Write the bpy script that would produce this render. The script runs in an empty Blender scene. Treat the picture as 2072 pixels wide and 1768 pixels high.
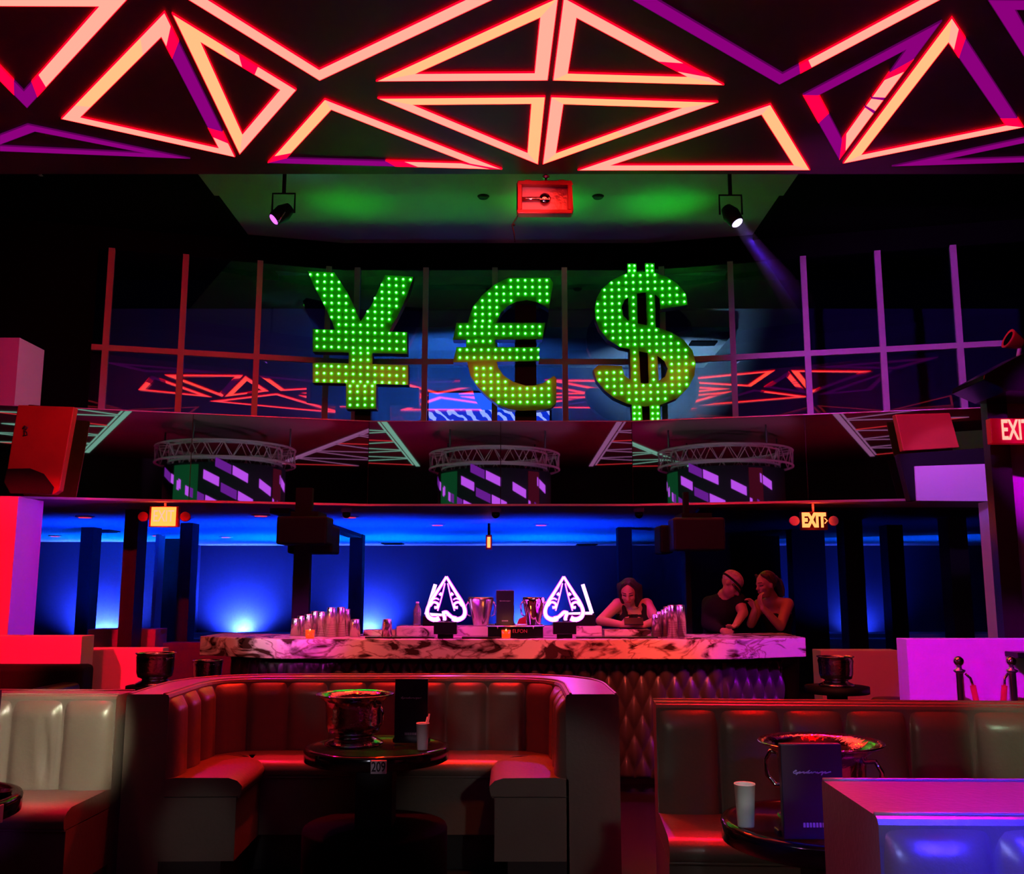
import bpy, bmesh, math, random
from mathutils import Vector, Matrix
random.seed(7)
PI = math.pi
scn = bpy.context.scene
COL = scn.collection
# ---------------------------------------------------------------- camera, world, exposure
F = 1950.0; PX0, PY0 = 1036.0, 884.0; PITCH = math.radians(8.92); CH = 1.4
cam = bpy.data.cameras.new('camera'); camo = bpy.data.objects.new('camera', cam); COL.objects.link(camo)
camo.location = (0, 0, CH); camo.rotation_euler = (PI/2 + PITCH, 0, 0)
cam.sensor_width = 36; cam.sensor_fit = 'HORIZONTAL'; cam.lens = F/2072*36; cam.clip_end = 200; cam.clip_start = .05
scn.camera = camo
scn.view_settings.view_transform = 'Standard'; scn.view_settings.look = 'None'
scn.view_settings.exposure = 0.0; scn.view_settings.gamma = 1.0; scn.view_settings.use_curve_mapping = False
w = bpy.data.worlds.new('world'); scn.world = w; w.use_nodes = True
w.node_tree.nodes['Background'].inputs[0].default_value = (.0004, .0003, .0012, 1)
w.node_tree.nodes['Background'].inputs[1].default_value = 1.0
cy = scn.cycles
cy.use_denoising = True; cy.max_bounces = 5; cy.diffuse_bounces = 1; cy.glossy_bounces = 3; cy.transmission_bounces = 3; cy.adaptive_threshold = .03; cy.use_light_tree = False
cy.transparent_max_bounces = 8; cy.sample_clamp_indirect = 4; cy.caustics_reflective = False; cy.caustics_refractive = False

def spot(name, loc, aim, col, power, size=40, blend=.5, r=.05):
    l = bpy.data.lights.new(name, 'SPOT'); l.energy = power; l.color = col; l.spot_size = math.radians(size)
    l.spot_blend = blend; l.shadow_soft_size = r
    o = bpy.data.objects.new(name, l); COL.objects.link(o); o.location = loc
    o.rotation_euler = (Vector(aim) - Vector(loc)).to_track_quat('-Z', 'Y').to_euler()
    return o
def point(name, loc, col, power, r=.05):
    l = bpy.data.lights.new(name, 'POINT'); l.energy = power; l.color = col; l.shadow_soft_size = r
    o = bpy.data.objects.new(name, l); COL.objects.link(o); o.location = loc
    return o
RED = (1, .0, .02); MAG = (1, .02, .75); PUR = (.55, .06, 1); BLU = (.01, .12, 1)
# wash lights, plus added spots without fixtures that brighten single things
spot('wash_red_left', (-5.3, 3.6, 3.9), (-5.0, 8.8, .9), RED, 3000, 36, .3)
spot('parapet_red', (-1.8, 8.2, 4.4), (-2.6, 10.7, 2.35), (1, 0, .02), 260, 50, .8)  # added pair reddens the parapet trim in place of exit and ceiling glow
spot('parapet_red_b', (1.8, 8.2, 4.4), (2.4, 10.7, 2.35), (1, 0, .05), 260, 50, .8)
spot('rear_ceiling_magenta', (-2.6, -2.5, 1.9), (-2.2, -2.0, 5), (1, .0, .25), 420, 150, 1)  # added uplights redden the rear ceiling that the mirrors show
spot('rear_ceiling_red', (2.6, -1.5, 1.9), (2.4, -1.0, 5), (1, .0, .12), 420, 150, 1)
spot('wash_red_left_window', (-1.6, 6.2, 4.3), (-4.9, 11.6, 3.9), RED, 330, 50, .8)
spot('wash_violet_left', (-.2, 8.2, 3.6), (-5.2, 10.3, 3.2), (.6, .1, .9), 150, 30, .6)
spot('wash_violet_column', (-2.2, 10.0, 1.6), (-5.0, 10.0, 1.3), (.5, .0, 1), 170, 60, .6)
spot('wash_magenta_right', (1.0, 3.0, 4.0), (3.95, 7.5, .62), (.8, .0, 1), 1700, 21, .4)
spot('wash_red_low_inner', (-3.5, 4.4, 3.6), (-3.75, 9.0, .5), RED, 420, 15, .4)
spot('wash_violet_right_window', (1.6, 6.0, 4.4), (5.2, 11.4, 4.2), (.75, .06, 1), 700, 50, .8)
spot('wash_pink_right_inner', (2.4, 6.6, 2.6), (3.4, 9.2, .5), (1, .015, .06), 117, 34, .7)
for bx in (-1.7, -.5, .7, 1.6): spot('wash_bar_front', (bx*.8, 3.3, 4.4), (bx, 6.85, 1.0), (1, .13, .10), 520, 21, .6)
spot('wash_bar_white', (-2.3, 4.6, 3.6), (-1.72, 6.9, .98), (1, .9, .75), 18, 7, .6)
spot('wash_right_end', (3.9, 6.6, 3.3), (5.1, 8.75, 2.6), (.75, .0, 1), 260, 40, .6)
spot('wash_bar_end', (3.6, 5.0, 2.4), (1.85, 6.95, .7), (.5, .0, 1), 338, 22, .2)
spot('wash_bar_magenta', (.1, 7.3, 4.9), (.0, 7.3, 1.1), (1, .0, .9), 260, 60, .6)
spot('wash_tins', (-1.0, 4.2, 1.9), (-1.55, 7.3, 1.15), (1, .04, .9), 704, 14, .5, .16)  # these tin spots are added for magenta and pale streaks
spot('white_tins', (-3.2, 4.6, 1.8), (-1.5, 7.3, 1.15), (.9, 1, .8), 96, 14, .5, .08)
spot('wash_tins_right', (1.0, 4.4, 1.9), (1.3, 7.3, 1.15), (1, .04, .9), 440, 9, .5, .16)
spot('white_tins_right', (3.2, 4.8, 1.8), (1.3, 7.3, 1.15), (.9, 1, .8), 32, 8, .5, .08)
spot('wash_violet_column_right', (3.2, 8.6, 1.8), (5.0, 10.3, 1.4), (.9, .2, 1), 40, 50, .6)
spot('bar_low_red', (.9, 5.95, 1.9), (.8, 6.9, .35), (1, .03, .0), 60, 80, .8)
spot('key_left_booth', (-.45, 1.6, 2.3), (-2.16, 4.6, .64), (1, .93, .66), 700, 11.2, .3)
spot('key_centre_patch', (-.6, 1.2, 2.6), (-.18, 5.4, .86), (1, .88, .72), 55, 6.5, .5)
spot('key_centre_patch_b', (-.9, 1.2, 2.6), (-.98, 5.4, .86), (1, .85, .8), 20.25, 6, .5)
spot('key_arm_side', (1.2, .6, 1.6), (.10, 4.6, .34), (.80, .85, .78), 55.2, 15, .6)
spot('key_seat_left', (-.9, .8, 1.6), (-1.42, 4.6, .30), (.85, .9, .85), 45, 7, .8)
spot('amber_seat', (.5, 4.6, 3.4), (-.0, 4.9, .53), (1, .17, .0), 160, 15, .7)
spot('red_over_booths', (-.8, 7.3, 4.7), (-.9, 4.9, .6), (1, .01, .0), 1134, 66, .8)  # added red spots stand in for the ceiling frames' light on the booths
spot('red_down_centre', (-.7, 5.1, 4.9), (-.7, 5.15, .6), (1, .01, .0), 409.5, 48, .8)
spot('red_over_left', (-2.8, 7.3, 4.7), (-2.4, 4.4, .6), (1, .0, .06), 1210, 50, .8)
spot('red_down_left', (-2.6, 4.35, 4.9), (-2.5, 4.4, .6), (1, .0, .05), 375, 34, .8)
spot('red_over_right', (1.9, 6.9, 4.7), (1.8, 3.9, .6), (1, .0, .02), 1361, 56, .8)
spot('red_down_right', (1.7, 3.8, 4.9), (1.7, 3.95, .6), (1, .0, .0), 409.5, 40, .8)
spot('magenta_back_rim', (.6, 8.6, 4.3), (.3, 5.0, .9), (.9, .0, 1), 630, 14, .5)
spot('magenta_back_left', (-2.6, 8.8, 4.2), (-1.6, 5.2, .9), (.9, .0, .9), 140, 18, .6)
spot('green_right_panels', (2.4, 1.0, 2.2), (2.05, 4.1, .78), (.6, 1, .65), 135, 9, .8)
spot('grey_right_bench', (-.9, 1.8, 1.5), (1.2, 4.1, .72), (.8, .85, .65), 17.16, 34, .8)
spot('blue_near_booth', (1.5, .5, 2.4), (1.5, 2.15, .62), (.035, .015, 1), 900, 40, .6)
spot('blue_near_edge', (.2, 1.2, 1.3), (1.2, 2.15, .7), (.3, .35, 1), 26, 36, .6)
spot('magenta_near_booth', (2.2, 4.4, 4.2), (1.5, 2.3, .9), (1, .0, .42), 1200, 30, .6)
spot('red_near_corner', (.3, 4.2, 3.2), (.9, 2.4, .9), (1, .0, .03), 160, 12, .8)
spot('violet_near_end', (-1.0, 1.4, 1.8), (.8, 2.4, .6), (.8, .2, .7), 30, 30, .6)
spot('blue_menu', (.9, .4, 1.8), (1.1, 3.0, .8), (.0, .02, 1), 80, 14, .7)
spot('cup_fill', (.6, .8, 2.0), (.75, 3.15, .74), (.6, 1, .95), 26, 5, .6)  # added narrow spot brightens one cup
spot('tag_fill', (.2, 1.2, 1.4), (-1.62, 3.5, .63), (.5, .05, 1), 40, 3.4, .5)  # added only to tint the table tag violet
spot('plate_fill', (-.9, 1.0, 1.1), (-.66, 4.38, .63), (.9, .85, 1), 24, 3, .5)  # added only to brighten the number plate
spot('cup_fill_centre', (-.8, 1.4, 2.0), (-.40, 4.58, .73), (1, .7, .75), 40, 4, .6)  # added for the cup on the centre table
spot('red_people', (.6, 5.4, 2.6), (1.6, 8.0, 1.2), (1, .0, .005), 14, 26, .5)  # added red spots pick out the people at the bar
spot('red_bartender', (.5, 5.7, 1.9), (.88, 7.8, 1.25), (1, .03, .02), 34, 12, .5)
spot('red_bartender', (.7, 5.9, 1.9), (.95, 7.8, 1.2), (1, .03, .02), 22, 20, .5)
spot('emergency_lamp_fill', (.0, 6.8, 4.3), (.14, 8.1, 4.75), (1, .25, .32), 60, 20, .5)  # added spot that brightens the emergency lamp
# added green spots stand in for the sign's glow on the ceiling
for gx, gp in ((-2.0, 13), (-.75, 3), (.45, 22), (1.9, 22)): spot('sign_ceiling_wash', (gx, 10.9, 4.95), (gx*.95, 10.75, 5.9), (.01, 1, .04), gp, 78, 1)
spot('sign_ceiling_teal', (-2.2, 9.5, 5.15), (-2.2, 9.6, 5.9), (.1, .6, .7), 2.2, 90, 1)
# blue uplights along the back wall
for ux, uy, p in ((-8.3, 19.8, 36), (-5.95, 21.5, 46), (-3.15, 21.5, 30), (.25, 21.5, 26), (5.4, 21.5, 5), (7.6, 21.5, 5)):
    spot('uplight_blue', (ux, uy-.36, .48), (ux, uy-.02, .85), (.03, .082, 1), p*33, 150, .7, .04)
for ux, p in ((-7.5, 1.0), (-4.6, 1.0), (-2.3, 1.0), (.6, .8), (6.2, .12), (8.2, .14)):
    spot('ceiling_blue', (ux, 18.3, .6), (ux, 18.3, 2.4), (.0, .075, 1), 1300*p, 125, 1, .1); spot('ceiling_blue', (ux*.8, 14.2, .6), (ux*.8, 14.6, 2.4), (.0, .03, 1), 700*p, 130, 1, .1)  # added blue spots brighten the low ceiling, no fixtures there

# ---------------------------------------------------------------- pixel helpers (photo pixel -> point in the room)
CP, SP = math.cos(PITCH), math.sin(PITCH)
def ray(px, py):
    a, b = (px-PX0)/F, (PY0-py)/F
    return Vector((a, CP - b*SP, SP + b*CP))
def AY(px, py, Y):
    r = ray(px, py); return Vector((0, 0, CH)) + r*(Y/r.y)
def AZ(px, py, z):
    r = ray(px, py); return Vector((0, 0, CH)) + r*((z-CH)/r.z)
def AP(px, py, p0, nrm):
    r = ray(px, py); o = Vector((0, 0, CH)); return o + r*((Vector(p0)-o).dot(nrm)/r.dot(nrm))

# ---------------------------------------------------------------- materials
def nt(m): return m.node_tree.nodes, m.node_tree.links
def mat(name, base=(.5,.5,.5), rough=.5, metal=0, spec=.5, emit=None, es=1, bump=0, bscale=60, coat=0, vary=0, vscale=8, alpha=1):
    m = bpy.data.materials.new(name); m.use_nodes = True
    n, l = nt(m); b = n['Principled BSDF']
    b.inputs['Base Color'].default_value = (*base, 1); b.inputs['Roughness'].default_value = rough
    b.inputs['Metallic'].default_value = metal; b.inputs['Specular IOR Level'].default_value = spec
    b.inputs['Coat Weight'].default_value = coat
    if emit: b.inputs['Emission Color'].default_value = (*emit, 1); b.inputs['Emission Strength'].default_value = es
    tc = None
    if bump or vary:
        tc = n.new('ShaderNodeTexCoord')
        nz = n.new('ShaderNodeTexNoise'); nz.inputs['Scale'].default_value = bscale; nz.inputs['Detail'].default_value = 4
        l.new(tc.outputs['Object'], nz.inputs['Vector'])
    if bump:
        bp = n.new('ShaderNodeBump'); bp.inputs['Strength'].default_value = bump; bp.inputs['Distance'].default_value = .01
        l.new(nz.outputs['Fac'], bp.inputs['Height']); l.new(bp.outputs['Normal'], b.inputs['Normal'])
    if vary:
        n2 = n.new('ShaderNodeTexNoise'); n2.inputs['Scale'].default_value = vscale; n2.inputs['Detail'].default_value = 3
        l.new(tc.outputs['Object'], n2.inputs['Vector'])
        mx = n.new('ShaderNodeMix'); mx.data_type = 'RGBA'; mx.blend_type = 'MIX'
        l.new(n2.outputs['Fac'], mx.inputs[0])
        mx.inputs[6].default_value = (*[c*(1-vary) for c in base], 1); mx.inputs[7].default_value = (*[min(1, c*(1+vary)) for c in base], 1)
        l.new(mx.outputs[2], b.inputs['Base Color'])
    return m
M = {}
M['black'] = mat('matte_black_paint', (.006,.006,.007), .6, spec=.3, bump=.1)
M['blackgloss'] = mat('gloss_black_lacquer', (.008,.008,.009), .12, spec=.5, vary=.2)
M['ceil_panel'] = mat('dark_ceiling_panel', (.05,.022,.024), .45, spec=.3, vary=.3, vscale=2)
M['upper_ceiling'] = mat('plaster_ceiling', (.42,.44,.42), .8, vary=.12, vscale=1.5, bump=.2, bscale=6)
M['leather_tuft'] = mat('tufted_dark_leather', (.05,.042,.04), .30, spec=.6, bump=.1, bscale=50, vary=.2)
M['void'] = mat('unlit_black', (.003,.003,.004), .95, spec=.05, vary=.1)  # near-black colour put in so unlit parts stay dark
M['navywall'] = mat('navy_wall', (.035,.035,.085), .5, bump=.1, bscale=8, vary=.15, vscale=1.2)
M['leather'] = mat('brown_leather', (.15,.122,.10), .29, spec=.55, bump=.12, bscale=55, vary=.16, vscale=5)
M['leather_dark'] = mat('dark_leather', (.03,.025,.025), .33, spec=.5, bump=.15, bscale=50, vary=.2)
M['piping'] = mat('leather_piping', (.16,.13,.11), .33, vary=.2)
M['kick'] = mat('black_toe_kick', (.012,.010,.010), .5, vary=.2)
M['white_wall'] = mat('white_painted_wall', (.72,.70,.70), .7, bump=.05, bscale=25, vary=.04, vscale=2)
M['blue_wall'] = mat('wall_plaster', (.34,.34,.42), .55, bump=.1, bscale=8, vary=.12, vscale=1.2)
M['low_ceiling'] = mat('low_ceiling_plaster', (.5,.5,.55), .5, bump=.15, bscale=2, vary=.08, vscale=1)
M['floor'] = mat('dark_floor', (.018,.012,.014), .28, vary=.4, vscale=3)
M['chrome'] = mat('polished_chrome', (.85,.84,.86), .07, 1, vary=.03)
M['steel'] = mat('brushed_steel', (.92,.88,.94), .25, 1, vary=.06, vscale=40)
M['hammered'] = mat('hammered_steel', (.62,.60,.64), .1, 1, bump=.22, bscale=60)
M['mirror'] = mat('tinted_mirror', (.62,.56,.60), .015, 1, vary=.02)
M['mullion'] = mat('grey_window_frame', (.55,.52,.55), .45, vary=.05)
M['white_plastic'] = mat('white_plastic', (.75,.75,.76), .4, vary=.04)
M['red_plastic'] = mat('red_housing', (.5,.03,.03), .35, vary=.1)
M['redlens'] = mat('red_lens', (.7,.25,.3), .08, .3, bump=.5, bscale=30)
M['skin'] = mat('skin', (.48,.26,.18), .42, vary=.06, vscale=12)
M['hair'] = mat('dark_hair', (.010,.008,.007), .6, bump=.5, bscale=120)
M['brownhair'] = mat('brown_hair', (.06,.03,.02), .4, bump=.5, bscale=120)
M['cloth'] = mat('black_cloth', (.008,.008,.009), .8, spec=.2, bump=.2, bscale=80)
M['capcloth'] = mat('patterned_cap_cloth', (.5,.36,.4), .8, vary=.7, vscale=45)
M['paper'] = mat('white_tag', (.7,.68,.7), .6, vary=.05)
M['ink'] = mat('dark_ink', (.01,.01,.012), .5, vary=.1)
M['menu'] = mat('black_menu_board', (.012,.014,.03), .35, vary=.2)
M['menulit'] = mat('menu_print', (.6,.6,.65), .5, vary=.1)
M['rope'] = mat('red_velvet', (.45,.01,.02), .8, bump=.4, bscale=120)
M['reflection_red'] = mat('red_reflection_panel', (.55,.06,.02), .65, vary=.25, vscale=3)  # colour of mirror reflections built as solid panels
M['candle'] = mat('candle_glass', (1,.16,.03), .1, emit=(1,.05,.005), es=.55)
M['candle'].node_tree.nodes['Principled BSDF'].inputs['Transmission Weight'].default_value = .8
M['flame'] = mat('candle_flame', (1,.7,.3), .5, emit=(1,.55,.18), es=6)
M['plasticclear'] = mat('clear_bottle_plastic', (.8,.8,.85), .08, vary=.02)
M['plasticclear'].node_tree.nodes['Principled BSDF'].inputs['Transmission Weight'].default_value = .8
M['sign_green'] = mat('sign_face', (.07,.50,.03), .13, .25, spec=.6, vary=.1)
M['sign_side'] = mat('sign_return', (.02,.03,.02), .3, vary=.2)
def em(name, col, s=1.0, sampling='AUTO'):
    m = bpy.data.materials.new(name); m.use_nodes = True
    n, l = nt(m); n.remove(n['Principled BSDF'])
    e = n.new('ShaderNodeEmission'); e.inputs[0].default_value = (*col, 1); e.inputs[1].default_value = s
    l.new(e.outputs[0], n['Material Output'].inputs[0])
    m.cycles.emission_sampling = sampling
    return m
M['bulb'] = em('green_bulb_glow', (.62, 11.0, .72))
M['lit'] = em('led_lit', (9, .44, .33)); M['lit2'] = em('led_lit_orange', (9, .54, .24))
M['rim'] = em('led_rim_halo', (5.5, .0, .03)); M['hot'] = em('led_half_lit', (1.4, .0, .07)); M['dim'] = em('led_unlit_purple', (.26, .0, .20)); M['dimrim'] = em('led_unlit_rim', (.1, .0, .08))  # red rims imitate the halo; purple glow imitates magenta light on unlit strips
M['neon'] = em('magenta_neon', (2.6, 1.05, 3.0)); M['neonrim'] = em('magenta_neon_halo', (1.6, .02, 1.9))
M['exitface'] = em('exit_letters', (3.0, .62, .16)); M['exitface2'] = em('exit_letters_near', (2.4, .55, .42)); M['exithot'] = em('exit_face_glare', (3.0, .62, .10))
M['exitbg'] = mat('exit_red_panel', (.3,.0,.01), .4, emit=(1,.0,.01), es=.16)
M['exitdark'] = mat('exit_black_panel', (.02,.004,.004), .4, emit=(1,.0,.01), es=.02, vary=.1)
M['moving_head'] = em('lamp_lens_white', (3.0, 2.4, 5.0)); M['violetlens'] = em('lamp_lens_violet', (1.6, .25, 2.6))
M['canlight'] = em('can_light_red', (1.1, .05, .09)); M['screen_purple'] = em('screen_pixel_purple', (.75, .13, 1.3)); M['screen_purple2'] = em('screen_pixel_dim', (.2, .02, .42))
M['green_lit_panel'] = em('panel_green_glow', (.004, .07, .02)); M['paletube'] = em('ceiling_tube_pale', (.22, .55, .40)); M['redtube'] = em('ceiling_tube_red', (.8, .03, .04)); M['purtube'] = em('ceiling_tube_mauve', (.34, .12, .30))  # the green panel's faint glow imitates green light falling on it
M['dot_violet'] = em('violet_pixels', (.5, .15, 2.2))

def marble():
    m = bpy.data.materials.new('brown_veined_marble'); m.use_nodes = True; n, l = nt(m); b = n['Principled BSDF']
    tc = n.new('ShaderNodeTexCoord'); mp = n.new('ShaderNodeMapping'); mp.inputs['Scale'].default_value = (1.0, 1.0, 2.2)
    nz = n.new('ShaderNodeTexNoise'); nz.inputs['Scale'].default_value = 3.0; nz.inputs['Detail'].default_value = 6; nz.inputs['Distortion'].default_value = 1.6
    vo = n.new('ShaderNodeTexVoronoi'); vo.feature = 'DISTANCE_TO_EDGE'; vo.inputs['Scale'].default_value = 3.0
    ad = n.new('ShaderNodeVectorMath'); ad.operation = 'ADD'; sc = n.new('ShaderNodeVectorMath'); sc.operation = 'SCALE'; sc.inputs['Scale'].default_value = .35
    l.new(tc.outputs['Object'], mp.inputs[0]); l.new(mp.outputs[0], nz.inputs['Vector'])
    l.new(nz.outputs['Color'], sc.inputs[0]); l.new(mp.outputs[0], ad.inputs[0]); l.new(sc.outputs[0], ad.inputs[1]); l.new(ad.outputs[0], vo.inputs['Vector'])
    r1 = n.new('ShaderNodeValToRGB'); r1.color_ramp.elements[0].position = .0; r1.color_ramp.elements[0].color = (.30,.16,.14,1)
    r1.color_ramp.elements[1].position = .05; r1.color_ramp.elements[1].color = (.72,.62,.58,1)
    r2 = n.new('ShaderNodeValToRGB'); r2.color_ramp.elements[0].position = .40; r2.color_ramp.elements[0].color = (.07,.035,.03,1)
    r2.color_ramp.elements[1].position = .50; r2.color_ramp.elements[1].color = (1,1,1,1)
    l.new(vo.outputs['Distance'], r1.inputs[0]); l.new(nz.outputs['Fac'], r2.inputs[0])
    mx = n.new('ShaderNodeMix'); mx.data_type = 'RGBA'; mx.blend_type = 'MULTIPLY'; mx.inputs[0].default_value = 1
    l.new(r1.outputs[0], mx.inputs[6]); l.new(r2.outputs[0], mx.inputs[7]); l.new(mx.outputs[2], b.inputs['Base Color'])
    b.inputs['Roughness'].default_value = .18
    return m
M['marble'] = marble()
def glass(name, refl=.11, tint=(.55,.62,.8)):
    m = bpy.data.materials.new(name); m.use_nodes = True; n, l = nt(m); n.remove(n['Principled BSDF'])
    g = n.new('ShaderNodeBsdfGlossy'); g.inputs['Roughness'].default_value = .01; g.inputs['Color'].default_value = (.9,.9,.95,1)
    t = n.new('ShaderNodeBsdfTransparent'); t.inputs[0].default_value = (*tint, 1)
    nz = n.new('ShaderNodeTexNoise'); nz.inputs['Scale'].default_value = .5
    bp = n.new('ShaderNodeBump'); bp.inputs['Strength'].default_value = .04; bp.inputs['Distance'].default_value = .3
    l.new(nz.outputs['Fac'], bp.inputs['Height']); l.new(bp.outputs[0], g.inputs['Normal'])
    x = n.new('ShaderNodeMixShader'); x.inputs[0].default_value = refl
    l.new(t.outputs[0], x.inputs[1]); l.new(g.outputs[0], x.inputs[2]); l.new(x.outputs[0], n['Material Output'].inputs[0])
    return m
M['glass'] = glass('window_glass')

# ---------------------------------------------------------------- mesh builder
class MB:
    def __init__(s): s.v = []; s.f = []; s.m = []; s.s = []
    def add(s, vs, fs, mi=0, sm=False):
        b = len(s.v); s.v += [tuple(v) for v in vs]
        for f in fs: s.f.append([b+i for i in f]); s.m.append(mi); s.s.append(sm)
        return s
    def box(s, x0, x1, y0, y1, z0, z1, mi=0, R=None):
        vs = [Vector((x, y, z)) for z in (z0, z1) for y in (y0, y1) for x in (x0, x1)]
        if R is not None: vs = [R @ v for v in vs]
        return s.add(vs, [(0,2,3,1),(4,5,7,6),(0,1,5,4),(2,6,7,3),(0,4,6,2),(1,3,7,5)], mi)
    def prism(s, poly, ext, mi=0, side=None):
        n = len(poly); a = [Vector(p) for p in poly]; b = [p + Vector(ext) for p in a]
        s.add(a + b, [tuple(range(n-1, -1, -1)), tuple(range(n, 2*n))], mi)
        s.add(a + b, [(i, (i+1) % n, n+(i+1) % n, n+i) for i in range(n)], mi if side is None else side)
        return s
    def lathe(s, prof, c=(0,0,0), n=32, mi=0, R=None, sm=True):
        vs = []; fs = []
        for r, z in prof:
            for k in range(n):
                a = 2*PI*k/n; v = Vector((r*math.cos(a), r*math.sin(a), z))
                if R is not None: v = R @ v
                vs.append(v + Vector(c))
        m = len(prof)
        for i in range(m-1):
            for k in range(n):
                k2 = (k+1) % n; fs.append((i*n+k, i*n+k2, (i+1)*n+k2, (i+1)*n+k))
        s.add(vs, fs, mi, sm)
        if prof[0][0] > 1e-5: s.add([vs[k] for k in range(n)], [tuple(range(n-1, -1, -1))], mi)
        if prof[-1][0] > 1e-5: s.add([vs[(m-1)*n+k] for k in range(n)], [tuple(range(n))], mi)
        return s
    def tube(s, pts, r, n=8, mi=0, closed=False, sm=True):
        pts = [Vector(p) for p in pts]; m = len(pts); rr = r if isinstance(r, (list, tuple)) else [r]*m
        vs = []; up = None
        for i, p in enumerate(pts):
            a = pts[i-1] if (i > 0 or closed) else p; b = pts[(i+1) % m] if (i < m-1 or closed) else p
            t = (b-a).normalized() if (b-a).length > 1e-9 else Vector((0,0,1))
            if up is None: up = Vector((0,0,1)) if abs(t.z) < .9 else Vector((0,1,0))
            x = t.cross(up).normalized(); y = x.cross(t).normalized(); up = y
            for k in range(n):
                an = 2*PI*k/n; vs.append(p + (x*math.cos(an) + y*math.sin(an))*rr[i])
        fs = []
        for i in range(m if closed else m-1):
            j = (i+1) % m
            for k in range(n):
                k2 = (k+1) % n; fs.append((i*n+k, i*n+k2, j*n+k2, j*n+k))
        if not closed: fs += [tuple(range(n-1, -1, -1)), tuple((m-1)*n+k for k in range(n))]
        return s.add(vs, fs, mi, sm)
    def ball(s, c, r, nu=12, nv=8, mi=0, R=None):
        rx, ry, rz = r if isinstance(r, (tuple, list)) else (r, r, r)
        vs = []; fs = []
        for i in range(nv+1):
            th = PI*i/nv
            for k in range(nu):
                a = 2*PI*k/nu; v = Vector((rx*math.sin(th)*math.cos(a), ry*math.sin(th)*math.sin(a), rz*math.cos(th)))
                if R is not None: v = R @ v
                vs.append(v + Vector(c))
        for i in range(nv):
            for k in range(nu):
                k2 = (k+1) % nu; fs.append((i*nu+k, (i+1)*nu+k, (i+1)*nu+k2, i*nu+k2))
        return s.add(vs, fs, mi, True)
    def cap(s, a, b, ra, rb, n=12):      # tapered capsule
        a, b = Vector(a), Vector(b); k = 6
        s.tube([a + (b-a)*i/k for i in range(k+1)], [ra + (rb-ra)*i/k for i in range(k+1)], n)
        s.ball(a, ra, n, 8); s.ball(b, rb, n, 8); return s
    def build(s, name, mats, parent=None, bevel=0, loc=None, merge=True):
        me = bpy.data.meshes.new(name); me.from_pydata(s.v, [], s.f)
        for x in (mats if isinstance(mats, (list, tuple)) else [mats]): me.materials.append(M[x] if isinstance(x, str) else x)
        for p, mi, sm in zip(me.polygons, s.m, s.s): p.material_index = mi; p.use_smooth = sm
        bm = bmesh.new(); bm.from_mesh(me)
        if merge: bmesh.ops.remove_doubles(bm, verts=bm.verts, dist=1e-5)
        bmesh.ops.recalc_face_normals(bm, faces=bm.faces); bm.to_mesh(me); bm.free()
        o = bpy.data.objects.new(name, me); COL.objects.link(o)
        if parent is not None: o.parent = parent; o.matrix_parent_inverse = Matrix.Translation(parent.location).inverted() if parent.get('_w') else Matrix.Identity(4)
        if bevel:
            b = o.modifiers.new('bevel', 'BEVEL'); b.width = bevel; b.segments = 3; b.limit_method = 'ANGLE'; b.angle_limit = math.radians(40)
        if loc is not None: o.location = loc
        return o
def tag(o, label, cat, group=None, kind=None):
    o['label'] = label; o['category'] = cat
    if group: o['group'] = group
    if kind: o['kind'] = kind
    return o
def thing(name, label, cat, loc=(0,0,0), group=None, world=True):
    """Empty at the base; with world=True its parts are built in room coordinates."""
    o = bpy.data.objects.new(name, None); COL.objects.link(o); o.location = loc; o.empty_display_size = .1
    if world: o['_w'] = 1
    return tag(o, label, cat, group)
def struct(name, mb, m, bevel=0, parent=None):
    o = mb.build(name, m, parent, bevel)
    if parent is None: o['kind'] = 'structure'
    return o
def copy_tree(o, parent=None):
    c = o.copy(); COL.objects.link(c)
    if parent is not None: c.parent = parent
    for ch in [x for x in KIDS.get(o.name, [])]: copy_tree(ch, c)
    return c
KIDS = {}
def index_kids():
    KIDS.clear()
    for o in COL.objects:
        if o.parent: KIDS.setdefault(o.parent.name, []).append(o)
def text(body, size, m, parent, loc, rot=(PI/2, 0, 0), ext=.002, sx=1.0, off=0, name='lettering', shear=0):
    c = bpy.data.curves.new(name, 'FONT'); c.body = body; c.size = size; c.extrude = ext; c.offset = off; c.shear = shear
    c.align_x = 'CENTER'; c.align_y = 'CENTER'; c.materials.append(M[m])
    o = bpy.data.objects.new(name, c); COL.objects.link(o)
    if parent is not None:
        o.parent = parent
        if parent.get('_w'): o.matrix_parent_inverse = Matrix.Translation(parent.location).inverted()
    o.location = loc; o.rotation_euler = rot; o.scale = (sx, 1, 1)
    bpy.context.view_layer.update(); me = bpy.data.meshes.new_from_object(o.evaluated_get(bpy.context.evaluated_depsgraph_get()))
    q = bpy.data.objects.new(name, me); COL.objects.link(q)
    if parent is not None: q.parent = parent; q.matrix_parent_inverse = o.matrix_parent_inverse.copy()
    q.location = loc; q.rotation_euler = rot; q.scale = (sx, 1, 1); bpy.data.objects.remove(o); q.name = name
    return q

# ================================================================ ROOM SHELL
ZB, ZT = 2.337, 3.312              # underside and top of the balcony front
ZC = 5.0                           # dropped ceiling that carries the light frames
ZU = 5.9                           # upper ceiling over the balcony
struct('floor', MB().box(-11, 11, -7, 24, -.12, 0), 'floor')
fa = math.radians(15); fb = math.radians(13)
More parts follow.
